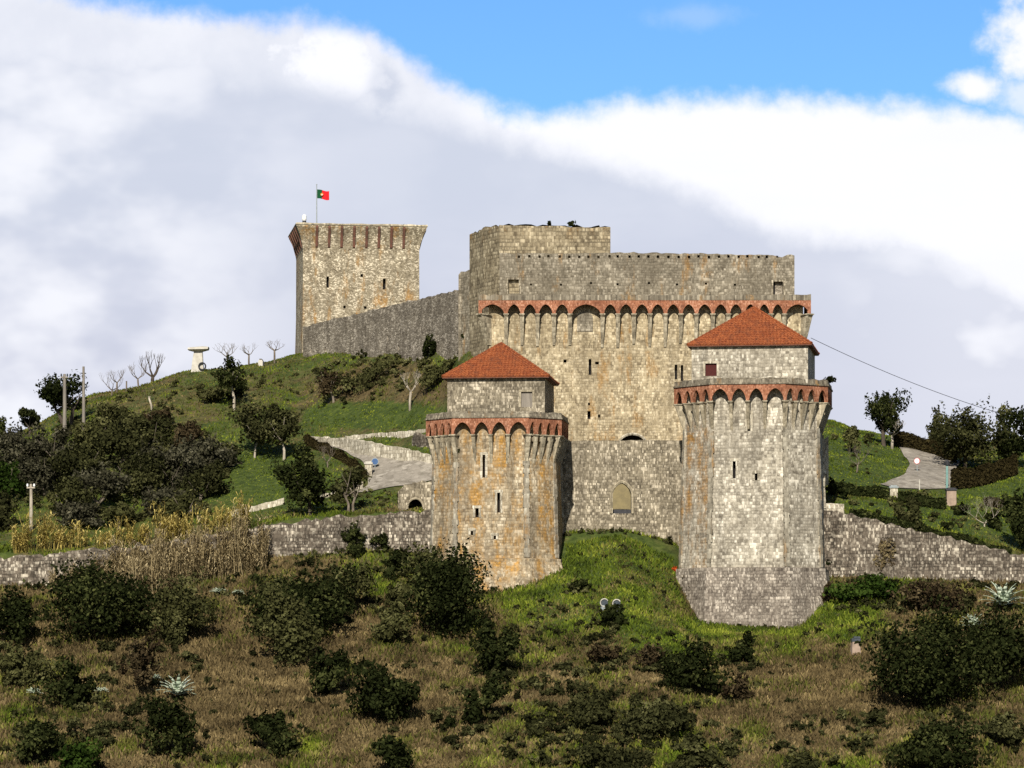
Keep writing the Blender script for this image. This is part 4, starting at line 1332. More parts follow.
# ------------------------------------------------------------------ vegetation
def crown_points(rg, w, dp, h, nl, clumps, squash=0.0):
    """leaf positions scattered in noise-shaped clumps filling an uneven ellipsoid of size w x dp x h, base at z=0"""
    cs = []
    for _ in range(clumps):
        v_ = rg.normal(0, 1, 3); v_ /= np.linalg.norm(v_)
        r = rg.uniform(0.35, 0.82)
        cs.append(v_ * r)
    cs = np.array(cs)
    cs[:, 2] = np.abs(cs[:, 2]) * np.where(rg.random(clumps) < 0.6, 1, -0.7)
    rad = rg.uniform(0.18, 0.42, clumps)
    wgt = rad ** 2; wgt /= wgt.sum()
    k = rg.choice(clumps, nl, p=wgt)
    v_ = rg.normal(0, 1, (nl, 3)); v_ /= np.linalg.norm(v_, axis=1)[:, None]
    rr = rad[k] * np.where(rg.random(nl) < .72, rg.uniform(.72, 1.08, nl), rg.uniform(.2, 1.35, nl))
    P = cs[k] + v_ * rr[:, None]
    ct = rg.normal(0, .2, clumps)[k]
    nrm = v_ + P * 0.5
    az = np.arctan2(P[:, 1], P[:, 0]); el = np.arctan2(P[:, 2], np.hypot(P[:, 0], P[:, 1]))
    f1, f2, f3 = rg.uniform(0, 6.28, 3)
    P *= (1 + .20 * np.sin(2 * az + f1) * np.cos(2 * el + f2) + .12 * np.sin(5 * az + f3) + .10 * np.sin(7 * el + f1))[:, None]
    ns = max(10, nl // 70)                     # sprigs standing out of the outline
    si = rg.integers(0, nl, ns)
    sel = rg.integers(0, ns, nl // 6)
    d_ = P[si] / np.maximum(np.linalg.norm(P[si], axis=1), .05)[:, None] + np.array([0, 0, .5])
    ext = rg.uniform(.05, .22, ns)
    tt = rg.random(nl // 6)
    P[: nl // 6] = P[si][sel] + d_[sel] * (ext[sel] * tt)[:, None] + rg.normal(0, .018, (nl // 6, 3))
    P = P * np.array([w / 2, dp / 2, h / 2])
    P[:, 0] += P[:, 2] * rg.normal(0, .12)
    P[:, 2] += h / 2
    return P, nrm, ct

def leaves(rg, P, nrm, size, stretch=1.7):
    N = len(P)
    nn = nrm / np.linalg.norm(nrm, axis=1)[:, None] + rg.normal(0, .55, (N, 3))
    nn /= np.linalg.norm(nn, axis=1)[:, None]
    a = rg.normal(0, 1, (N, 3))
    uu = np.cross(nn, a); uu /= np.linalg.norm(uu, axis=1)[:, None]
    vv = np.cross(nn, uu)
    s_ = size * rg.uniform(.6, 1.4, N)[:, None]
    return np.stack([P + uu * s_ * stretch * .5, P + vv * s_ * .5, P - uu * s_ * stretch * .5, P - vv * s_ * .5], 1)

_seed = [100]
FEET = []
def shrub(label, p, q, w, h, kind='dark', leaf=0.20, cat='shrub', name='shrub', group=None, dens=1.0, clumps=None, depth=None, sink=0.10):
    """p: photograph column of the middle, q: row of the foot; w, h in photograph pixels"""
    _seed[0] += 1
    rg = np.random.default_rng(_seed[0])
    g = ground(p, q - h * 0.06)
    if q > 590 and w > 24: FEET.append((p, q - h * .1, w, h))
    s_ = K * g.y
    w_, h_ = w * s_, h * s_
    nl = int(np.clip((w_ * h_) * 150 * dens * (0.20 / leaf) ** 2 + 250, 300, 15000))
    P, nrm, ct = crown_points(rg, w_, depth or w_ * .85, h_ * 1.08, nl, clumps or max(9, int(w_ * h_ * 0.9)))
    # let it sit on the slope
    zz = terrain(P[:, 0] + g.x, P[:, 1] + g.y) - g.z
    P[:, 2] = P[:, 2] + zz * 0.7 - h_ * sink
    keep_ = P[:, 2] > zz - 0.3
    P, nrm, ct = P[keep_], nrm[keep_], ct[keep_]
    tone = np.clip(0.42 + ct + rg.normal(0, .14, len(P)), 0, 1)
    o = quads(name, leaves(rg, P, nrm, leaf), L[kind], None, tone)
    o.location = g
    tag(o, label, cat, group)
    return o

def limbs(mb, rg, p, d_, ln, rad, depth, spread=0.6, up=0.15, tips=None, gnarl=0.18):
    """recursive branching tubes"""
    pts = [Vector(p)]; rr = [rad]
    dd = Vector(d_).normalized()
    nseg = 4
    for i in range(nseg):
        dd = (dd + Vector((rg.uniform(-gnarl, gnarl), rg.uniform(-gnarl, gnarl), rg.uniform(-gnarl, gnarl) + up * .3))).normalized()
        pts.append(pts[-1] + dd * (ln / nseg)); rr.append(rad * (1 - .35 * (i + 1) / nseg))
    mb.tube(pts, rr, 6 if rad > .06 else 4)
    if tips is not None and depth <= 1:
        tips.append(pts[-1])
    if depth > 0:
        k = rg.choice([2, 3, 3])
        a0 = rg.uniform(0, 6.28)
        for i in range(k):
            a = a0 + i * 6.28 / k + rg.uniform(-.4, .4)
            sd_ = Vector((math.cos(a), math.sin(a) * .8, 0)) * spread
            limbs(mb, rg, pts[-1], dd * .75 + sd_ + Vector((0, 0, up)), ln * rg.uniform(.6, .85), rr[-1] * .72, depth - 1, spread, up, tips, gnarl)

def tree(label, p, q, cx, cy, w, h, kind='olive', trunk='bark_dark', rad=0.16, lean=0.0, leaf=0.20, name='olive_tree', cat='tree', dens=1.0, group=None, base=None, twins=1, clumps=None, depth=None):
    """trunk foot at (p, q); crown centred on (cx, cy) measuring w x h photograph pixels"""
    _seed[0] += 1
    rg = np.random.default_rng(_seed[0]); rd = random.Random(_seed[0])
    g = base or ground(p, q)
    s_ = K * g.y
    e = empty(name, g); tag(e, label, cat, group)
    w_, h_ = w * s_, h * s_
    c = Vector(((cx - 512) * s_ - g.x, 0, (HOR - cy) * s_ - g.z))
    tb = MB()
    zlow = c.z - h_ * .28
    for tw in range(twins):
        ox = (tw - (twins - 1) / 2) * rad * 4
        j = Vector((c.x * .75 + ox * 2.0, rd.uniform(-.2, .2), max(zlow, 0.5)))
        tb.tube([(ox, 0, -.5), (ox * 1.1 + c.x * .15 + rd.uniform(-.1, .1), rd.uniform(-.1, .1), j.z * .45), j], [rad * 1.25, rad, rad * .8], 7)
        for k in range(5):
            a = k * 1.257 + rd.uniform(-.3, .3)
            tip = c + Vector((math.cos(a) * w_ * .34, math.sin(a) * w_ * .3, rd.uniform(-.1, .35) * h_))
            mid = j.lerp(tip, .5) + Vector((0, 0, -.1 * h_ * .5))
            tb.tube([j - Vector((0, 0, .15)), mid, tip], [rad * .55, rad * .36, rad * .12], 5)
    tb.build('trunk', M[trunk], e)
    nl = int(np.clip((w_ * h_) * 150 * dens * (0.20 / leaf) ** 2 + 200, 300, 15000))
    P, nrm, ct = crown_points(rg, w_, depth or w_ * .9, h_, nl, clumps or max(12, int(w_ * h_ * .9)))
    P = P * 1.14 + np.array([c.x, 0, c.z - h_ * 0.57])
    tone = np.clip(.42 + ct + rg.normal(0, .16, len(P)), 0, 1)
    quads('crown', leaves(rg, P, nrm, leaf), L[kind], e, tone)
    return e

def bare_tree(label, p, q, h, spread=.7, m='bark', rad=.11, depth=3, lean=(0, 0), trunkf=.42, seed=1, up=.35, name='bare_tree', group=None):
    rd = random.Random(seed)
    g = ground(p, q); s_ = K * g.y
    mb = MB()
    H = h * s_
    tl_ = H * trunkf
    top_ = Vector((lean[0] * tl_, lean[1] * tl_, tl_))
    mb.tube([(0, 0, -.4), top_ * .5 + Vector((rd.uniform(-.08, .08), 0, 0)), top_], [rad * 1.15, rad, rad * .95], 7)
    k = 4
    a0 = rd.uniform(0, 6.28)
    for i in range(k):
        a = a0 + i * 6.28 / k
        limbs(mb, rd, top_ - Vector((0, 0, .06)), (math.cos(a) * spread * 1.15, math.sin(a) * spread * .8, up + .1), (H - tl_) * .55, rad * .60, depth, spread * .75, up, None, .2)
    o = mb.build(name, M[m], None, smooth=True)
    o.location = g
    tag(o, label, 'tree', group)
    return o

# pruned trees on the skyline
PG = None
bare_tree('small low pruned bare tree at the left end of the skyline row', 112, 396, 20, .8, rad=.09, depth=3, seed=11, trunkf=.3)
bare_tree('pruned bare tree with an upturned crown left of the marker post', 117, 393, 22, .9, rad=.10, depth=3, seed=12, trunkf=.5)
bare_tree('slender pruned bare tree leaning left beside the thick forked one', 139, 386, 21, .7, rad=.10, depth=3, lean=(-.15, 0), seed=13, trunkf=.4)
bare_tree('thick forked pruned bare tree, largest of the skyline row', 153, 382.5, 23, .75, rad=.20, depth=3, seed=14, trunkf=.25, up=.5, m='bark_dark')
bare_tree('wide pruned bare tree behind the small dark tree right of the monument', 227, 368, 24, 1.1, rad=.11, depth=3, seed=15, trunkf=.5, up=.28)
bare_tree('pruned bare tree left of the marker stone', 249, 366, 21, .9, rad=.10, depth=3, seed=16, trunkf=.55, up=.3)
bare_tree('pruned bare tree nearest the keep', 274.5, 363.5, 22, .9, rad=.11, depth=3, seed=17, trunkf=.6, up=.3)
bare_tree('pale crooked bare tree on the grass slope above the lichened tower', 410, 411, 34, .5, m='bark_pale', rad=.13, depth=3, seed=18, trunkf=.55, lean=(.05, 0))
bare_tree('pale leafless tree beside the right-hand road at the foot of the bushy tree', 892, 449, 27, .7, m='bark_pale', rad=.16, depth=3, seed=19, trunkf=.5)
bare_tree('thin leafless sapling on the grass between right tower and road', 856, 473, 24, .6, m='bark', rad=.08, depth=3, seed=20, trunkf=.35, lean=(.2, 0))
bare_tree('grey leafless bush on the bank below the right-hand hedge', 985, 527, 24, 1.0, m='bark_pale', rad=.08, depth=4, seed=21, trunkf=.15)
bare_tree('twiggy leafless sapling by the hedge on the left road', 327, 468, 20, .7, m='bark', rad=.07, depth=3, seed=22, trunkf=.3)
bare_tree('white dead trunk lying against the slope under the skyline trees', 152, 411, 15, .25, m='bark_pale', rad=.11, depth=1, lean=(-.25, 0), seed=23, trunkf=.8)

# left trees
tree('round dark tree behind the two poles on the left skyline', 68, 432, 64, 398, 50, 40, 'dark', 'bark_dark', .22, twins=2, name='oak_tree')
tree('small round dark tree at far left on the skyline', 30, 434, 29, 419, 27, 28, 'dark', 'bark_dark', .14, name='oak_tree')
tree('dark tree cut by the left edge of the photo on the skyline', -3, 446, -2, 430, 22, 34, 'dark', 'bark_dark', .14, name='oak_tree')
tree('small dark tree with a pale bare trunk on the grass slope right of the monument', 234, 410, 230, 374, 29, 36, 'dark', 'bark_pale', .14, name='oak_tree', dens=.8)
tree('grey olive with a thin pale trunk, left of a pair on the grass slope', 254.5, 458, 260, 424, 52, 48, 'olive', 'bark_pale', .10, dens=.85)
tree('grey olive with a slanting pale trunk, right of a pair on the grass slope', 284, 460, 281, 427, 46, 46, 'olive', 'bark_pale', .13, dens=.85)
tree('tall dark tree standing alone above the terrace wall left of the road bend', 310, 516, 309, 484, 52, 62, 'dark', 'bark_dark', .2, name='oak_tree', dens=1.1)
tree('thin grey olive by the road bend with low forked trunk', 351, 512, 350, 484, 36, 42, 'olive', 'bark', .12, twins=2, dens=.7)
tree('small sparse dark tree on the grass slope below the rampart', 334, 402, 328, 380, 26, 34, 'brown', 'bark', .12, dens=.6, name='scrub_tree')
shrub('dark ivy bush against the rampart foot', 430, 359, 18, 24, 'dark')
shrub('larger dark ivy bush in the corner of rampart and palace', 472, 351, 20, 26, 'dark')
shrub('low brown scrub on the steep grass below the rampart', 375, 385, 60, 20, 'grey', dens=.4)
shrub('olive-brown scrub on the slope left of the crooked bare tree', 350, 398, 50, 22, 'grey', dens=.4)
shrub('brown scrub on the slope right of the crooked bare tree', 438, 388, 45, 26, 'grey', dens=.45)
shrub('green-grey scrub under the lone dark tree right of the monument', 215, 405, 30, 20, 'grey', dens=.6)
shrub('dark shaded bush behind the pale trunk right of the monument', 237, 400, 26, 22, 'dark', dens=.8)

# olive grove on the left slope
grove = [
    (20, 470, 14, 452, 52, 40, 'olive', 'olive at the left edge of the grove under the small round tree'),
    (55, 466, 52, 446, 46, 36, 'olive', 'olive just below the wooden pole with a crossarm'),
    (90, 455, 92, 436, 44, 36, 'grey', 'pale-topped olive right of the leaning pole'),
    (120, 440, 118, 420, 40, 34, 'grey', 'highest olive of the grove, against the skyline row'),
    (12, 500, 5, 482, 44, 44, 'green', 'greener tree at the left edge above the insulator pole'),
    (45, 496, 42, 474, 46, 42, 'olive', 'olive behind the insulator pole'),
    (82, 488, 80, 466, 52, 44, 'dark', 'dark tree in the middle left of the grove'),
    (120, 470, 122, 448, 50, 40, 'dark', 'dark tree below the highest olive'),
    (152, 452, 153, 434, 44, 36, 'dark', 'dark tree at the top right of the grove'),
    (160, 425, 160, 418, 34, 16, 'brown', 'low reddish bush crowning the grove'),
    (185, 452, 190, 436, 30, 34, 'brown', 'russet tree at the right shoulder of the grove'),
    (8, 530, 2, 516, 30, 46, 'dark', 'dark tree at the left edge behind the reeds'),
    (66, 520, 70, 500, 40, 38, 'dark', 'dark tree right of the insulator pole'),
    (98, 512, 98, 490, 50, 42, 'olive', 'olive in the lower middle of the grove'),
    (135, 498, 136, 476, 52, 44, 'dark', 'darkest tree in the heart of the grove'),
    (172, 490, 172, 466, 50, 44, 'olive', 'olive above the lawn edge'),
    (200, 478, 206, 458, 48, 40, 'olive', 'grey olive leaning over the lawn'),
    (222, 470, 226, 455, 30, 26, 'dark', 'small dark tree nearest the lawn'),
    (200, 500, 202, 484, 44, 36, 'dark', 'dark tree at the lower right of the grove'),
    (75, 530, 80, 518, 44, 32, 'olive', 'low olive right behind the yellow reeds'),
    (160, 515, 160, 500, 44, 36, 'olive', 'olive at the foot of the grove'),
    (185, 520, 186, 506, 44, 28, 'grey', 'grey-green low tree beside the roadside wall reeds'),
    (118, 528, 120, 514, 40, 28, 'grey', 'pale low tree behind the middle of the reeds'),
]
for p, q, cx, cy, w, h, kd_, lab in grove:
    tree(lab, p, q, cx, cy, w * 1.12, h * 1.08, {'olive': 'grove', 'dark': 'olive'}.get(kd_, kd_), 'bark', .14, group='trees of the dark olive grove', dens=.9)

# right trees and hedges
tree('bushy dark tree standing on the skyline left of the right-hand road', 884, 446, 883, 415, 46, 46, 'dark', 'bark_dark', .22, name='oak_tree', dens=1.0, leaf=.18)
shrub('small grey bush left of the bushy skyline tree', 857, 456, 28, 34, 'grey', dens=.45)
tree('large grey-green olive on the skyline right of the right-hand road', 965, 468, 966, 439, 66, 54, 'olive', 'bark_dark', .2, dens=1.0)
tree('smaller olive tucked left of the large skyline olive', 940, 452, 941, 433, 26, 36, 'olive', 'bark_dark', .12, dens=.8)
tree('dark tree at the right edge on the skyline', 1012, 468, 1013, 437, 40, 56, 'dark', 'bark_dark', .2, name='oak_tree')
tree('pale bare-topped tree above the dark tree at the right edge', 1006, 455, 1006, 419, 24, 28, 'grey', 'bark', .12, dens=.3)
shrub('dark tree-like bush cut by the right edge below the hedge', 1022, 556, 40, 60, 'dark')
shrub('round dark shrub on the bank below the clipped hedge', 911, 527, 34, 27, 'olive')
shrub('tiny dark shrub at the foot of the pinkish pier', 961, 517, 14, 15, 'dark')
shrub('small dark shrub above the right terrace wall', 946, 531, 16, 9, 'dark')
shrub('dark shrub under the grey leafless bush', 993, 530, 24, 18, 'dark')
shrub('low dark shrub in the shade behind the right tower', 838, 500, 22, 22, 'dark')
shrub('green tuft sprouting from the right tower parapet corner', 834, 395, 12, 12, 'dark', leaf=.16) if False else None

def hedge(label, pts, hpx, kind, thick=1.2, dens=1.0):
    """clipped hedge following photograph points (column, foot row)"""
    _seed[0] += 1
    rg = np.random.default_rng(_seed[0])
    G = np.array([list(ground(*p)) for p in pts])
    s = np.r_[0, np.cumsum(np.linalg.norm(np.diff(G, axis=0), axis=1))]
    H = hpx * K * G[:, 1].mean()
    N = int(s[-1] * (H * 2 + thick) * 110 * dens)
    t = rg.uniform(0, s[-1], N)
    C = np.stack([np.interp(t, s, G[:, k]) for k in range(3)], -1)
    face = rg.random(N)
    off = np.zeros((N, 3)); nrm = np.zeros((N, 3))
    a = face < .42; b_ = face > .72; c_ = ~a & ~b_
    off[a] = np.stack([rg.uniform(-.1, .1, a.sum()), np.full(a.sum(), -thick / 2) + rg.normal(0, .07, a.sum()), rg.uniform(0, H, a.sum())], -1); nrm[a] = (0, -1, .2)
    off[b_] = np.stack([rg.uniform(-.1, .1, b_.sum()), np.full(b_.sum(), thick / 2) + rg.normal(0, .07, b_.sum()), rg.uniform(0, H, b_.sum())], -1); nrm[b_] = (0, 1, .2)
    off[c_] = np.stack([rg.uniform(-.1, .1, c_.sum()), rg.uniform(-thick / 2, thick / 2, c_.sum()), H + rg.normal(0, .08, c_.sum())], -1); nrm[c_] = (0, 0, 1)
    P = C + off
    P[:, 2] += 0.12 * np.sin(t * 1.3) * (off[:, 2] / H)
    base = Vector(G[0])
    o = quads('hedge', leaves(rg, P - G[0], nrm, .22), L[kind], None, np.clip(.45 + rg.normal(0, .2, N), 0, 1))
    o.location = base
    return tag(o, label, 'hedge')
hedge('dark brown clipped hedge along the inner side of the left road', [(305, 444), (322, 451), (340, 460), (355, 470), (366, 478)], 7, 'hedge', thick=.8)
hedge('dark hedge along the crest beyond the right-hand road', [(893, 446), (912, 449), (935, 455), (955, 463)], 13, 'hedge')
hedge('long brown clipped hedge right of the teal lamp post', [(952, 489), (970, 487), (990, 483), (1008, 477), (1016, 474)], 17, 'hedge')
hedge('low dark hedge between right tower and the small stone pier', [(832, 494), (850, 495), (870, 497), (888, 500)], 9, 'dark')
hedge('low dark hedge between the two stone piers', [(899, 502), (915, 505), (930, 507), (945, 509)], 9, 'dark')
hedge('thin dark hedge line along the top of the right terrace wall', [(850, 517), (880, 522), (920, 532), (960, 543), (1010, 555)], 5, 'dark', thick=.6)
hedge('dark low hedge below the green lawn at the right', [(985, 505), (1000, 508), (1018, 512)], 6, 'hedge')

# shrubs of the lower slope: label, column, foot row, width, height, kind
low = [
    ('broad dark rounded bush mass below the left terrace wall, largest of the lower left', 105, 645, 128, 84, 'dark'),
    ('grey-green round bush touching the right side of the broad dark mass', 176, 650, 62, 76, 'grey'),
    ('bushy shrub at the left edge under the terrace wall', 10, 648, 58, 62, 'dark'),
    ('olive-coloured shrub at the left edge, lower of two', 22, 690, 58, 46, 'grey'),
    ('dark rounded shrub left of the small white agave', 70, 713, 58, 56, 'dark'),
    ('reddish-dark shrub left of the big pale agave', 136, 702, 46, 62, 'brown'),
    ('round dark shrub right beneath the big pale agave', 164, 764, 64, 66, 'dark'),
    ('dark shrub at the bottom left corner region beside the greener one', 36, 770, 56, 52, 'dark'),
    ('low green bush at the bottom left', 82, 782, 60, 44, 'green'),
    ('wide dark bush behind the grey-leaved one, left of centre', 300, 640, 128, 66, 'dark'),
    ('grey-leaved bush in front of the wide dark bush', 288, 668, 70, 82, 'grey'),
    ('grey-green bush at the right end of the wide dark bush', 350, 618, 44, 60, 'grey'),
    ('dark upright shrub between the wide bush and the big round one', 330, 700, 46, 58, 'dark'),
    ('big round dark bush near the bottom, left of centre', 388, 728, 90, 68, 'dark'),
    ('lone dark shrub on the dry grass at the lower left', 273, 758, 56, 52, 'dark'),
    ('pale-stemmed dark shrub at the foot of the slim lamp pedestal', 390, 648, 42, 44, 'grey'),
    ('tall dark bush just below the lichened corner tower', 446, 645, 88, 90, 'dark'),
    ('grey-green scrub against the base of the lichened tower', 436, 596, 76, 48, 'grey'),
    ('dark shrub right of the tall bush below the lichened tower', 492, 684, 54, 64, 'dark'),
    ('dark shrub with a pale upper half near the bottom centre', 484, 726, 44, 50, 'dark'),
    ('tiny round dark shrub on the dry grass left of bottom centre', 448, 732, 16, 17, 'dark'),
    ('dark shrub cut by the bottom edge left of centre', 393, 778, 50, 46, 'dark'),
    ('small dark shrub on the green mound left of the floodlights', 581, 594, 26, 14, 'dark'),
    ('dark round shrub right in front of the two floodlights', 613, 628, 36, 25, 'dark'),
    ('dark spreading bush below the pale corner tower', 690, 702, 74, 56, 'dark'),
    ('small dark bush right of the spreading one below the tower', 740, 668, 34, 32, 'dark'),
    ('thin dark scrub right of the spreading bush', 735, 705, 44, 34, 'brown'),
    ('olive-green low scrub at the bottom centre', 590, 732, 70, 44, 'olive'),
    ('dark green scrub at the bottom centre right of the olive one', 655, 745, 80, 46, 'olive'),
    ('small brownish shrub below the floodlights', 606, 668, 30, 26, 'brown'),
    ('small brown shrub left of the spreading bush', 654, 672, 34, 32, 'brown'),
    ('low green scrub at the bottom edge right of centre', 610, 785, 90, 40, 'olive'),
    ('huge dark bush mass at the right below the terrace wall', 930, 715, 124, 104, 'dark'),
    ('dark bush mass at the right edge below the agaves', 1000, 698, 96, 88, 'dark'),
    ('wide dark bush at the bottom right', 938, 780, 96, 64, 'dark'),
    ('grey-green shrub at the right edge near the bottom', 1004, 752, 44, 44, 'olive'),
    ('small dark tuft left of the wide bottom right bush', 874, 730, 26, 22, 'olive'),
    ('dark bush half hiding the left terrace wall near the tower, left of two', 356, 560, 32, 32, 'dark'),
    ('smaller dark bush before the terrace wall near the tower, right of two', 383, 556, 26, 20, 'dark'),
    ('dark green bush on the grass between terrace wall and tall bush', 396, 580, 40, 28, 'dark'),
    ('leafy green ground cover heap right of the pale tower foot', 868, 606, 70, 30, 'green'),
    ('brown creeper clinging to the right terrace wall', 882, 576, 34, 46, 'creep'),
    ('dark bush in the corner of pale tower and terrace wall', 834, 572, 20, 18, 'dark'),
    ('russet scrub along the foot of the right terrace wall', 935, 615, 80, 36, 'brown'),
    ('little orange flowering plant at the left foot of the pale tower', 677, 577, 8, 9, 'orange'),
    ('dark green tuft at the bottom edge in the centre right', 800, 785, 60, 36, 'olive'),
    ('small pale-green shrub at the upper left of the tall bush', 400, 618, 34, 34, 'grey'),
    ('dark shrub at the right foot of the pale tower', 826, 603, 24, 22, 'brown'),
    ('dark weeds growing along the left foot of the pale tower', 690, 606, 20, 34, 'brown'),
    ('grey scrub on the dry grass at the bottom right of centre', 700, 770, 60, 34, 'olive'),
]
for lab, p, q, w, h, kd_ in low:
    w, h = (w * .96, h * .97) if w > 40 else (w, h)
    shrub(lab, p, q, w, h, kd_, leaf=.10 if w < 12 else .20, dens={'creep': .55, 'brown': .6}.get(kd_, 1.0), depth=1.2 if kd_ == 'creep' else None)

# tufts growing on the masonry
def tuft(label, c, w, h, kind='dark'):
    _seed[0] += 1
    rg = np.random.default_rng(_seed[0])
    P, nrm, ct = crown_points(rg, w, w, h, 260, 8)
    o = quads('wall_plant', leaves(rg, P - np.array([0, 0, .1]), nrm, .16), L[kind], None, np.clip(.4 + ct + rg.normal(0, .15, 260), 0, 1))
    o.location = c
    return tag(o, label, 'plant')
tuft('dark weed tuft growing on the rim of the tall palace block', at(571, 227.8, 325), 1.2, 0.75)
tuft('tiny weed on the rim of the tall palace block left of the dark tuft', at(550, 225.0, 325), 0.5, 0.5)
tuft('dark weed tuft on the keep rim at its right', at(404, 228.8, 383.5), 1.1, 0.55)
tuft('weed sprouting from the parapet corner of the pale tower, against the sky', at(829.5, 387, 300), 1.0, 1.2)
tuft('weed growing from the corbels at the left of the lichened tower', at(458, 458, 297.2), .8, .9)

# agaves
def agave(label, p, q, w, seed, tall=.75):
    rg = np.random.default_rng(seed)
    g = ground(p, q); r = w * K * g.y / 2
    Q, T = [], []
    nlv = 24
    for i in range(nlv):
        a = i * 2.39996
        el = .25 + 1.15 * (i / nlv) ** 1.0
        ln = r * rg.uniform(.85, 1.15)
        wd = ln * .21
        prev = None
        side = np.array([-math.sin(a), math.cos(a), 0])
        out_ = np.array([math.cos(a), math.sin(a), 0])
        tone = rg.uniform(.3, 1)
        pts = []
        for k in range(6):
            f = k / 5
            e_ = el - .25 * f * f
            c = out_ * (ln * f * math.cos(e_)) + np.array([0, 0, ln * f * math.sin(e_) * tall + .05 + r * .25])
            pts.append((c, wd * (1 - f) ** .7 * (.6 + 1.2 * f * (1 - f)) + .004))
        for (c0, w0), (c1, w1) in zip(pts[:-1], pts[1:]):
            Q.append([c0 - side * w0, c0 + side * w0, c1 + side * w1, c1 - side * w1]); T.append(tone)
    o = quads('agave', np.array(Q), L['agave'], None, np.array(T))
    sol = o.modifiers.new('leaf', 'SOLIDIFY'); sol.thickness = .03
    o.location = g
    return tag(o, label, 'agave')
agave('large spiky pale agave at the right edge below the terrace wall', 1003, 612, 50, 1, 1.0)
agave('smaller pale agave just below the large one at the right', 973, 632, 32, 2, .9)
agave('big pale agave on top of the round shrub at lower left', 178, 701, 42, 3, 1.0)
agave('small white agave between the two dark shrubs at lower left', 101, 695, 15, 4)
agave('small pale agave near the left edge', 34, 697, 18, 5)
agave('small pale agave touching the upper left of the big agave', 155, 682, 16, 6)
agave('low agave on the grass below the dry reeds, left of two', 219, 596, 18, 7, .6)
agave('low agave on the grass below the dry reeds, right of two', 238, 596, 14, 8, .6)

# reeds
def reeds(name, label, areas, hpx, mtl, n_, seed, lean=.12):
    rg = np.random.default_rng(seed)
    Q, T = [], []
    for (p0, p1, qf, q_amp, frac, hs) in areas:
        for _ in range(int(n_ * frac)):
            p = rg.uniform(p0, p1)
            q = np.interp(p, [p0, p1], qf) + rg.uniform(-q_amp, q_amp)
            g = ground(p, q)
            if math.sin(p * .31 + 1.0) + math.sin(p * .117) + rg.normal(0, .7) < (-.55 if mtl == 'reed' else -1.6): continue
            H = hs * K * g.y * rg.uniform(.40, 1.05) * (0.75 + 0.35 * math.sin(p * .23) * math.sin(p * .071))
            lx, ly = rg.normal(0, lean), rg.normal(0, lean)
            b0 = np.array([g.x, g.y, g.z - .1]); top_ = b0 + np.array([lx * H, ly * H, H])
            a = rg.uniform(0, 6.28); sd_ = np.array([math.cos(a), math.sin(a), 0]) * .03
            tone = rg.uniform(.0, .75)
            Q.append([b0 - sd_, b0 + sd_, top_ + sd_ * .5, top_ - sd_ * .5]); T.append(tone)
            for k in range(7):
                f = rg.uniform(.25, 1.0)
                c = b0 + (top_ - b0) * f
                a = rg.uniform(0, 6.28)
                o_ = np.array([math.cos(a), math.sin(a), 0]); s2 = np.array([-math.sin(a), math.cos(a), 0]) * rg.uniform(.035, .06)
                ln = rg.uniform(.35, .75)
                m_ = c + o_ * ln * .5 + np.array([0, 0, ln * .55]); e_ = c + o_ * ln + np.array([0, 0, ln * rg.uniform(.2, .7)])
                tn = np.clip(tone + rg.uniform(-.1, .35), 0, 1)
                Q.append([c - s2 * .4, c + s2 * .4, m_ + s2, m_ - s2]); T.append(tn)
                Q.append([m_ - s2, m_ + s2, e_ + s2 * .1, e_ - s2 * .1]); T.append(tn)
    o = quads(name, np.array(Q), L[mtl], None, np.array(T))
    return tag(o, label, 'reeds', None, 'stuff')
reeds('yellow_reeds', 'band of tall yellow giant reeds on top of the left terrace wall', [(14, 62, (553, 549), 1.5, .30, 44), (62, 125, (549, 547), 1.5, .14, 30), (128, 178, (547, 540), 2, .24, 40), (165, 250, (541, 526), 3, .32, 36)], 30, 'reed', 950, 71)
reeds('dry_reeds', 'thicket of dry brown reeds hiding the left terrace wall', [(125, 266, (590, 563), 10, .70, 52), (90, 170, (585, 578), 8, .26, 40), (50, 130, (592, 588), 6, .12, 24)], 30, 'dryreed', 2600, 72, .10)

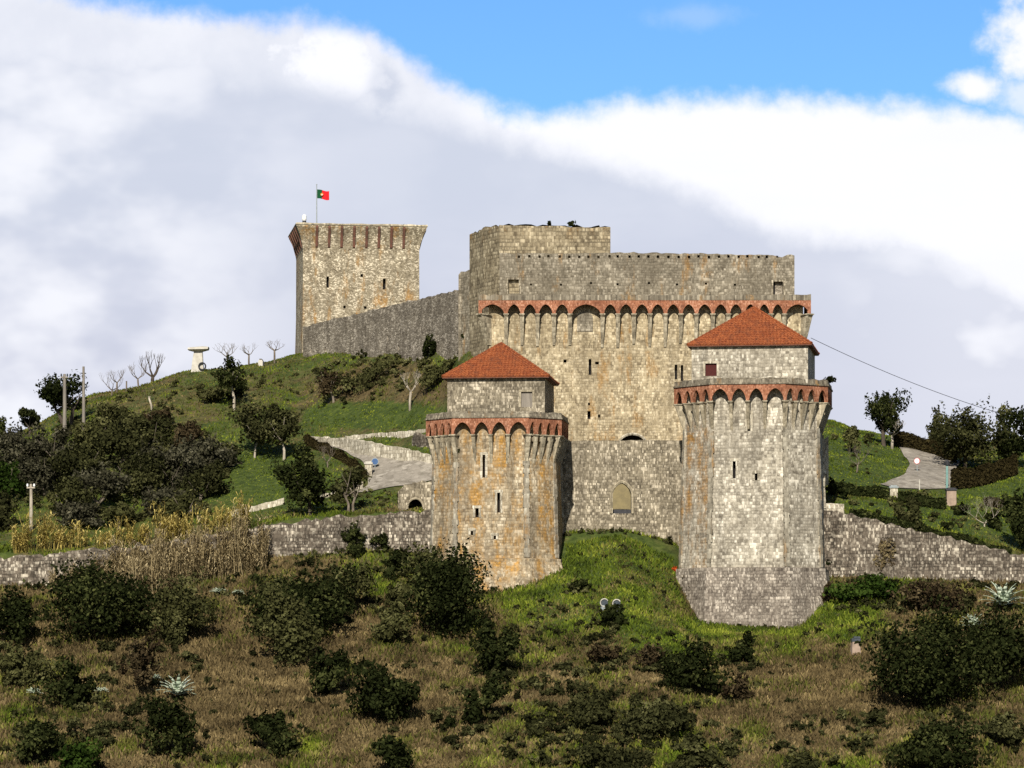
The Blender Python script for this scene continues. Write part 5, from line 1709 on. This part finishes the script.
# grass: a sward of small tufts, too many to count
def sward():
    rg = np.random.default_rng(77)
    N = 520000
    x = rg.uniform(-62, 62, N); y = np.concatenate([rg.uniform(242, 306, int(N * .72)), rg.uniform(306, 392, N - int(N * .72))])
    z = terrain(x, y)
    p = 512 + x / (K * y); q = HOR - z / (K * y)
    ok = (p > -30) & (p < 1054) & (q < 800)
    # keep off roads, walls and buildings
    inside = (x > XL - 1) & (x < XR + 1) & (y > 305.5) & (y < 336)
    for cx_, r_ in (((497 - 512) * S2, 6.3), ((750.5 - 512) * S2, 7.0)):
        inside |= (np.hypot(x - cx_, y - 302) < r_)
    inside |= (y > 303.0) & (y < 304.9)
    inside |= (p > 303) & (p < 440) & (q > 437) & (q < 492) & (q > np.interp(p, [303, 322, 346, 360, 370, 440], [439, 440, 444, 448, 452, 462])) & (q < np.interp(p, [303, 322, 346, 360, 368, 369, 440], [442, 446, 454, 461, 470, 494, 486]))
    inside |= (p > 880) & (p < 962) & (q > 444) & (q < 491) & (p > np.interp(q, [444, 455, 465, 475, 480, 486], [895, 903, 910, 905, 892, 880])) & (p < np.interp(q, [444, 453, 463, 472, 490], [905, 940, 961, 953, 950]))
    ok &= ~inside
    x, y, z, p, q = x[ok], y[ok], z[ok], p[ok], q[ok]
    cv = cover(x, y, z)
    # patchiness with shapes of its own
    pn = np.zeros_like(x)
    for k, a, b_ in _wv:
        kk = k * 1.6 + .15
        pn += np.sin(kk * (x * math.cos(a) + y * math.sin(a)) + b_) / (1 + kk)
    pn = pn / pn.std()
    p2 = np.zeros_like(x)
    for k, a, b_ in _wv:
        kk = k * 2.6 + .2
        p2 += np.sin(kk * (x * math.cos(a + 2) + y * math.sin(a + 2)) + b_ * 3) / (.8 + kk)
    p2 = p2 / p2.std()
    val = cv + pn * .13 + rg.normal(0, .11, len(x))
    up = np.where(y > 306, .6, 1.0)
    for name, lab, sel, mtl, hmin, hmax in (('dry_grass', 'dry brown grass covering the lower hillside', val < .36, M['dry_grass'], .18, .50),
                                            ('olive_grass', 'half dry olive-coloured grass between the brown and the green', (val >= .36) & (val < .56), M['olive_grass'], .16, .44),
                                            ('green_grass', 'green grass on the mound and the castle slopes', val >= .56, M['green_grass'], .12, .32)):
        X, Y, Z = x[sel], y[sel], z[sel]
        n_ = len(X)
        H = rg.uniform(hmin, hmax, n_) * (1 + .25 * np.clip(pn[sel], -1.5, 1.5)) * up[sel]
        a = rg.uniform(0, 6.28, n_)
        wd = rg.uniform(.05, .12, n_)
        S = np.stack([np.cos(a) * wd, np.sin(a) * wd, np.zeros(n_)], -1)
        lean_ = np.stack([rg.normal(0, .35, n_) * H, rg.normal(0, .35, n_) * H, H], -1)
        B = np.stack([X, Y, Z - .04], -1)
        P = np.stack([B - S, B + S, B + lean_ + S * .35, B + lean_ - S * .35], 1)
        tone = np.clip(.46 + .13 * p2[sel] + rg.normal(0, .13, n_), 0, 1)
        o = quads(name, P, mtl, None, tone)
        tag(o, lab, 'grass', None, 'stuff')
sward()

# low scrub between the shrubs: ground cover nobody could count
def scrub():
    rg = np.random.default_rng(91)
    Q, T, Q2, T2 = [], [], [], []
    # (column, row, half width, half height, how many, size)
    for cx_, cy_, rx, ry, n_, sz in ((560, 720, 130, 50, 70, .9), (640, 750, 120, 30, 45, 1.0), (560, 665, 90, 30, 34, .7), (690, 655, 90, 22, 26, .6), (820, 745, 60, 28, 22, .8), (860, 640, 60, 40, 22, .6), (100, 665, 110, 60, 46, .9),
                                     (60, 740, 70, 30, 24, .9), (230, 720, 90, 50, 22, .5), (330, 590, 120, 26, 34, .7), (420, 680, 80, 60, 24, .6), (940, 600, 90, 18, 40, .8), (760, 700, 60, 40, 16, .6), (970, 740, 60, 30, 20, .9),
                                     (290, 390, 100, 22, 26, .6), (390, 375, 70, 18, 46, .8), (170, 400, 60, 18, 16, .6), (620, 575, 75, 45, 40, .35), (560, 625, 60, 25, 30, .5), (120, 470, 120, 55, 120, 1.1), (930, 515, 90, 18, 30, .6), (390, 500, 60, 10, 24, .5), (850, 455, 30, 25, 10, .5)) + tuple((p, q, w * .62, h * .28, 4, .7) for p, q, w, h in FEET):
        for _ in range(int(n_ * 2.2)):
            a, r = rg.uniform(0, 6.28), math.sqrt(rg.random())
            p, q = cx_ + rx * r * math.cos(a), cy_ + ry * r * math.sin(a)
            if q > 790 or p < -20 or p > 1044:
                continue
            if 303 < p < 440 and 436 < q < 492: continue
            if 880 < p < 965 and 442 < q < 491: continue
            if 425 < p < 565 and 380 < q < 592: continue
            if 672 < p < 832 and 380 < q < 626: continue
            g = ground(p, q)
            if 302.0 < g.y < 306: continue
            w = sz * rg.uniform(.5, 1.9); h = w * rg.uniform(.5, .9)
            n1 = int(60 + w * h * 110)
            P, nrm, ct = crown_points(rg, w, w, h, n1, 6)
            up_ = g.y > 306
            (Q2 if up_ else Q).append(leaves(rg, P + np.array([g.x, g.y, g.z - .12]), nrm, .15))
            (T2 if up_ else T).append(np.clip(rg.normal(.4, .22) + ct + rg.normal(0, .12, n1), 0, 1))
    for ln_ in (((0, 590), (60, 588), (130, 582), (200, 573), (265, 563), (330, 556), (400, 552), (432, 552)), ((832, 582), (870, 581), (900, 584), (960, 586), (1024, 587)),
                ((478, 590), (500, 592), (520, 586), (548, 569), (560, 556)), ((682, 578), (690, 600), (699, 617), (740, 627), (785, 627), (808, 616), (826, 600)), ((562, 536), (600, 532), (640, 534), (676, 546))):
        for (pa_, qa_), (pb_, qb_) in zip(ln_[:-1], ln_[1:]):
            for k in range(max(2, int(abs(pb_ - pa_) / 5))):
                f = rg.random(); g = ground(pa_ + (pb_ - pa_) * f, qa_ + (qb_ - qa_) * f + rg.uniform(-1, 2))
                w = rg.uniform(.25, .9); h = w * rg.uniform(.5, 1.0); n1 = int(40 + w * h * 110)
                P, nrm, ct = crown_points(rg, w, w * .6, h, n1, 5)
                Q.append(leaves(rg, P + np.array([g.x, g.y, g.z - .1]), nrm, .13)); T.append(np.clip(rg.normal(.5, .25) + ct, 0, 1))
    o = quads('low_scrub', np.concatenate(Q), L['olive'], None, np.concatenate(T))
    o2 = quads('low_scrub', np.concatenate(Q2), L['grey'], None, np.concatenate(T2))
    tag(o2, 'low grey-green scrub scattered over the upper castle slopes', 'scrub', None, 'stuff')
    tag(o, 'low olive-brown scrub scattered over the lower hillside grass', 'scrub', None, 'stuff')
scrub()
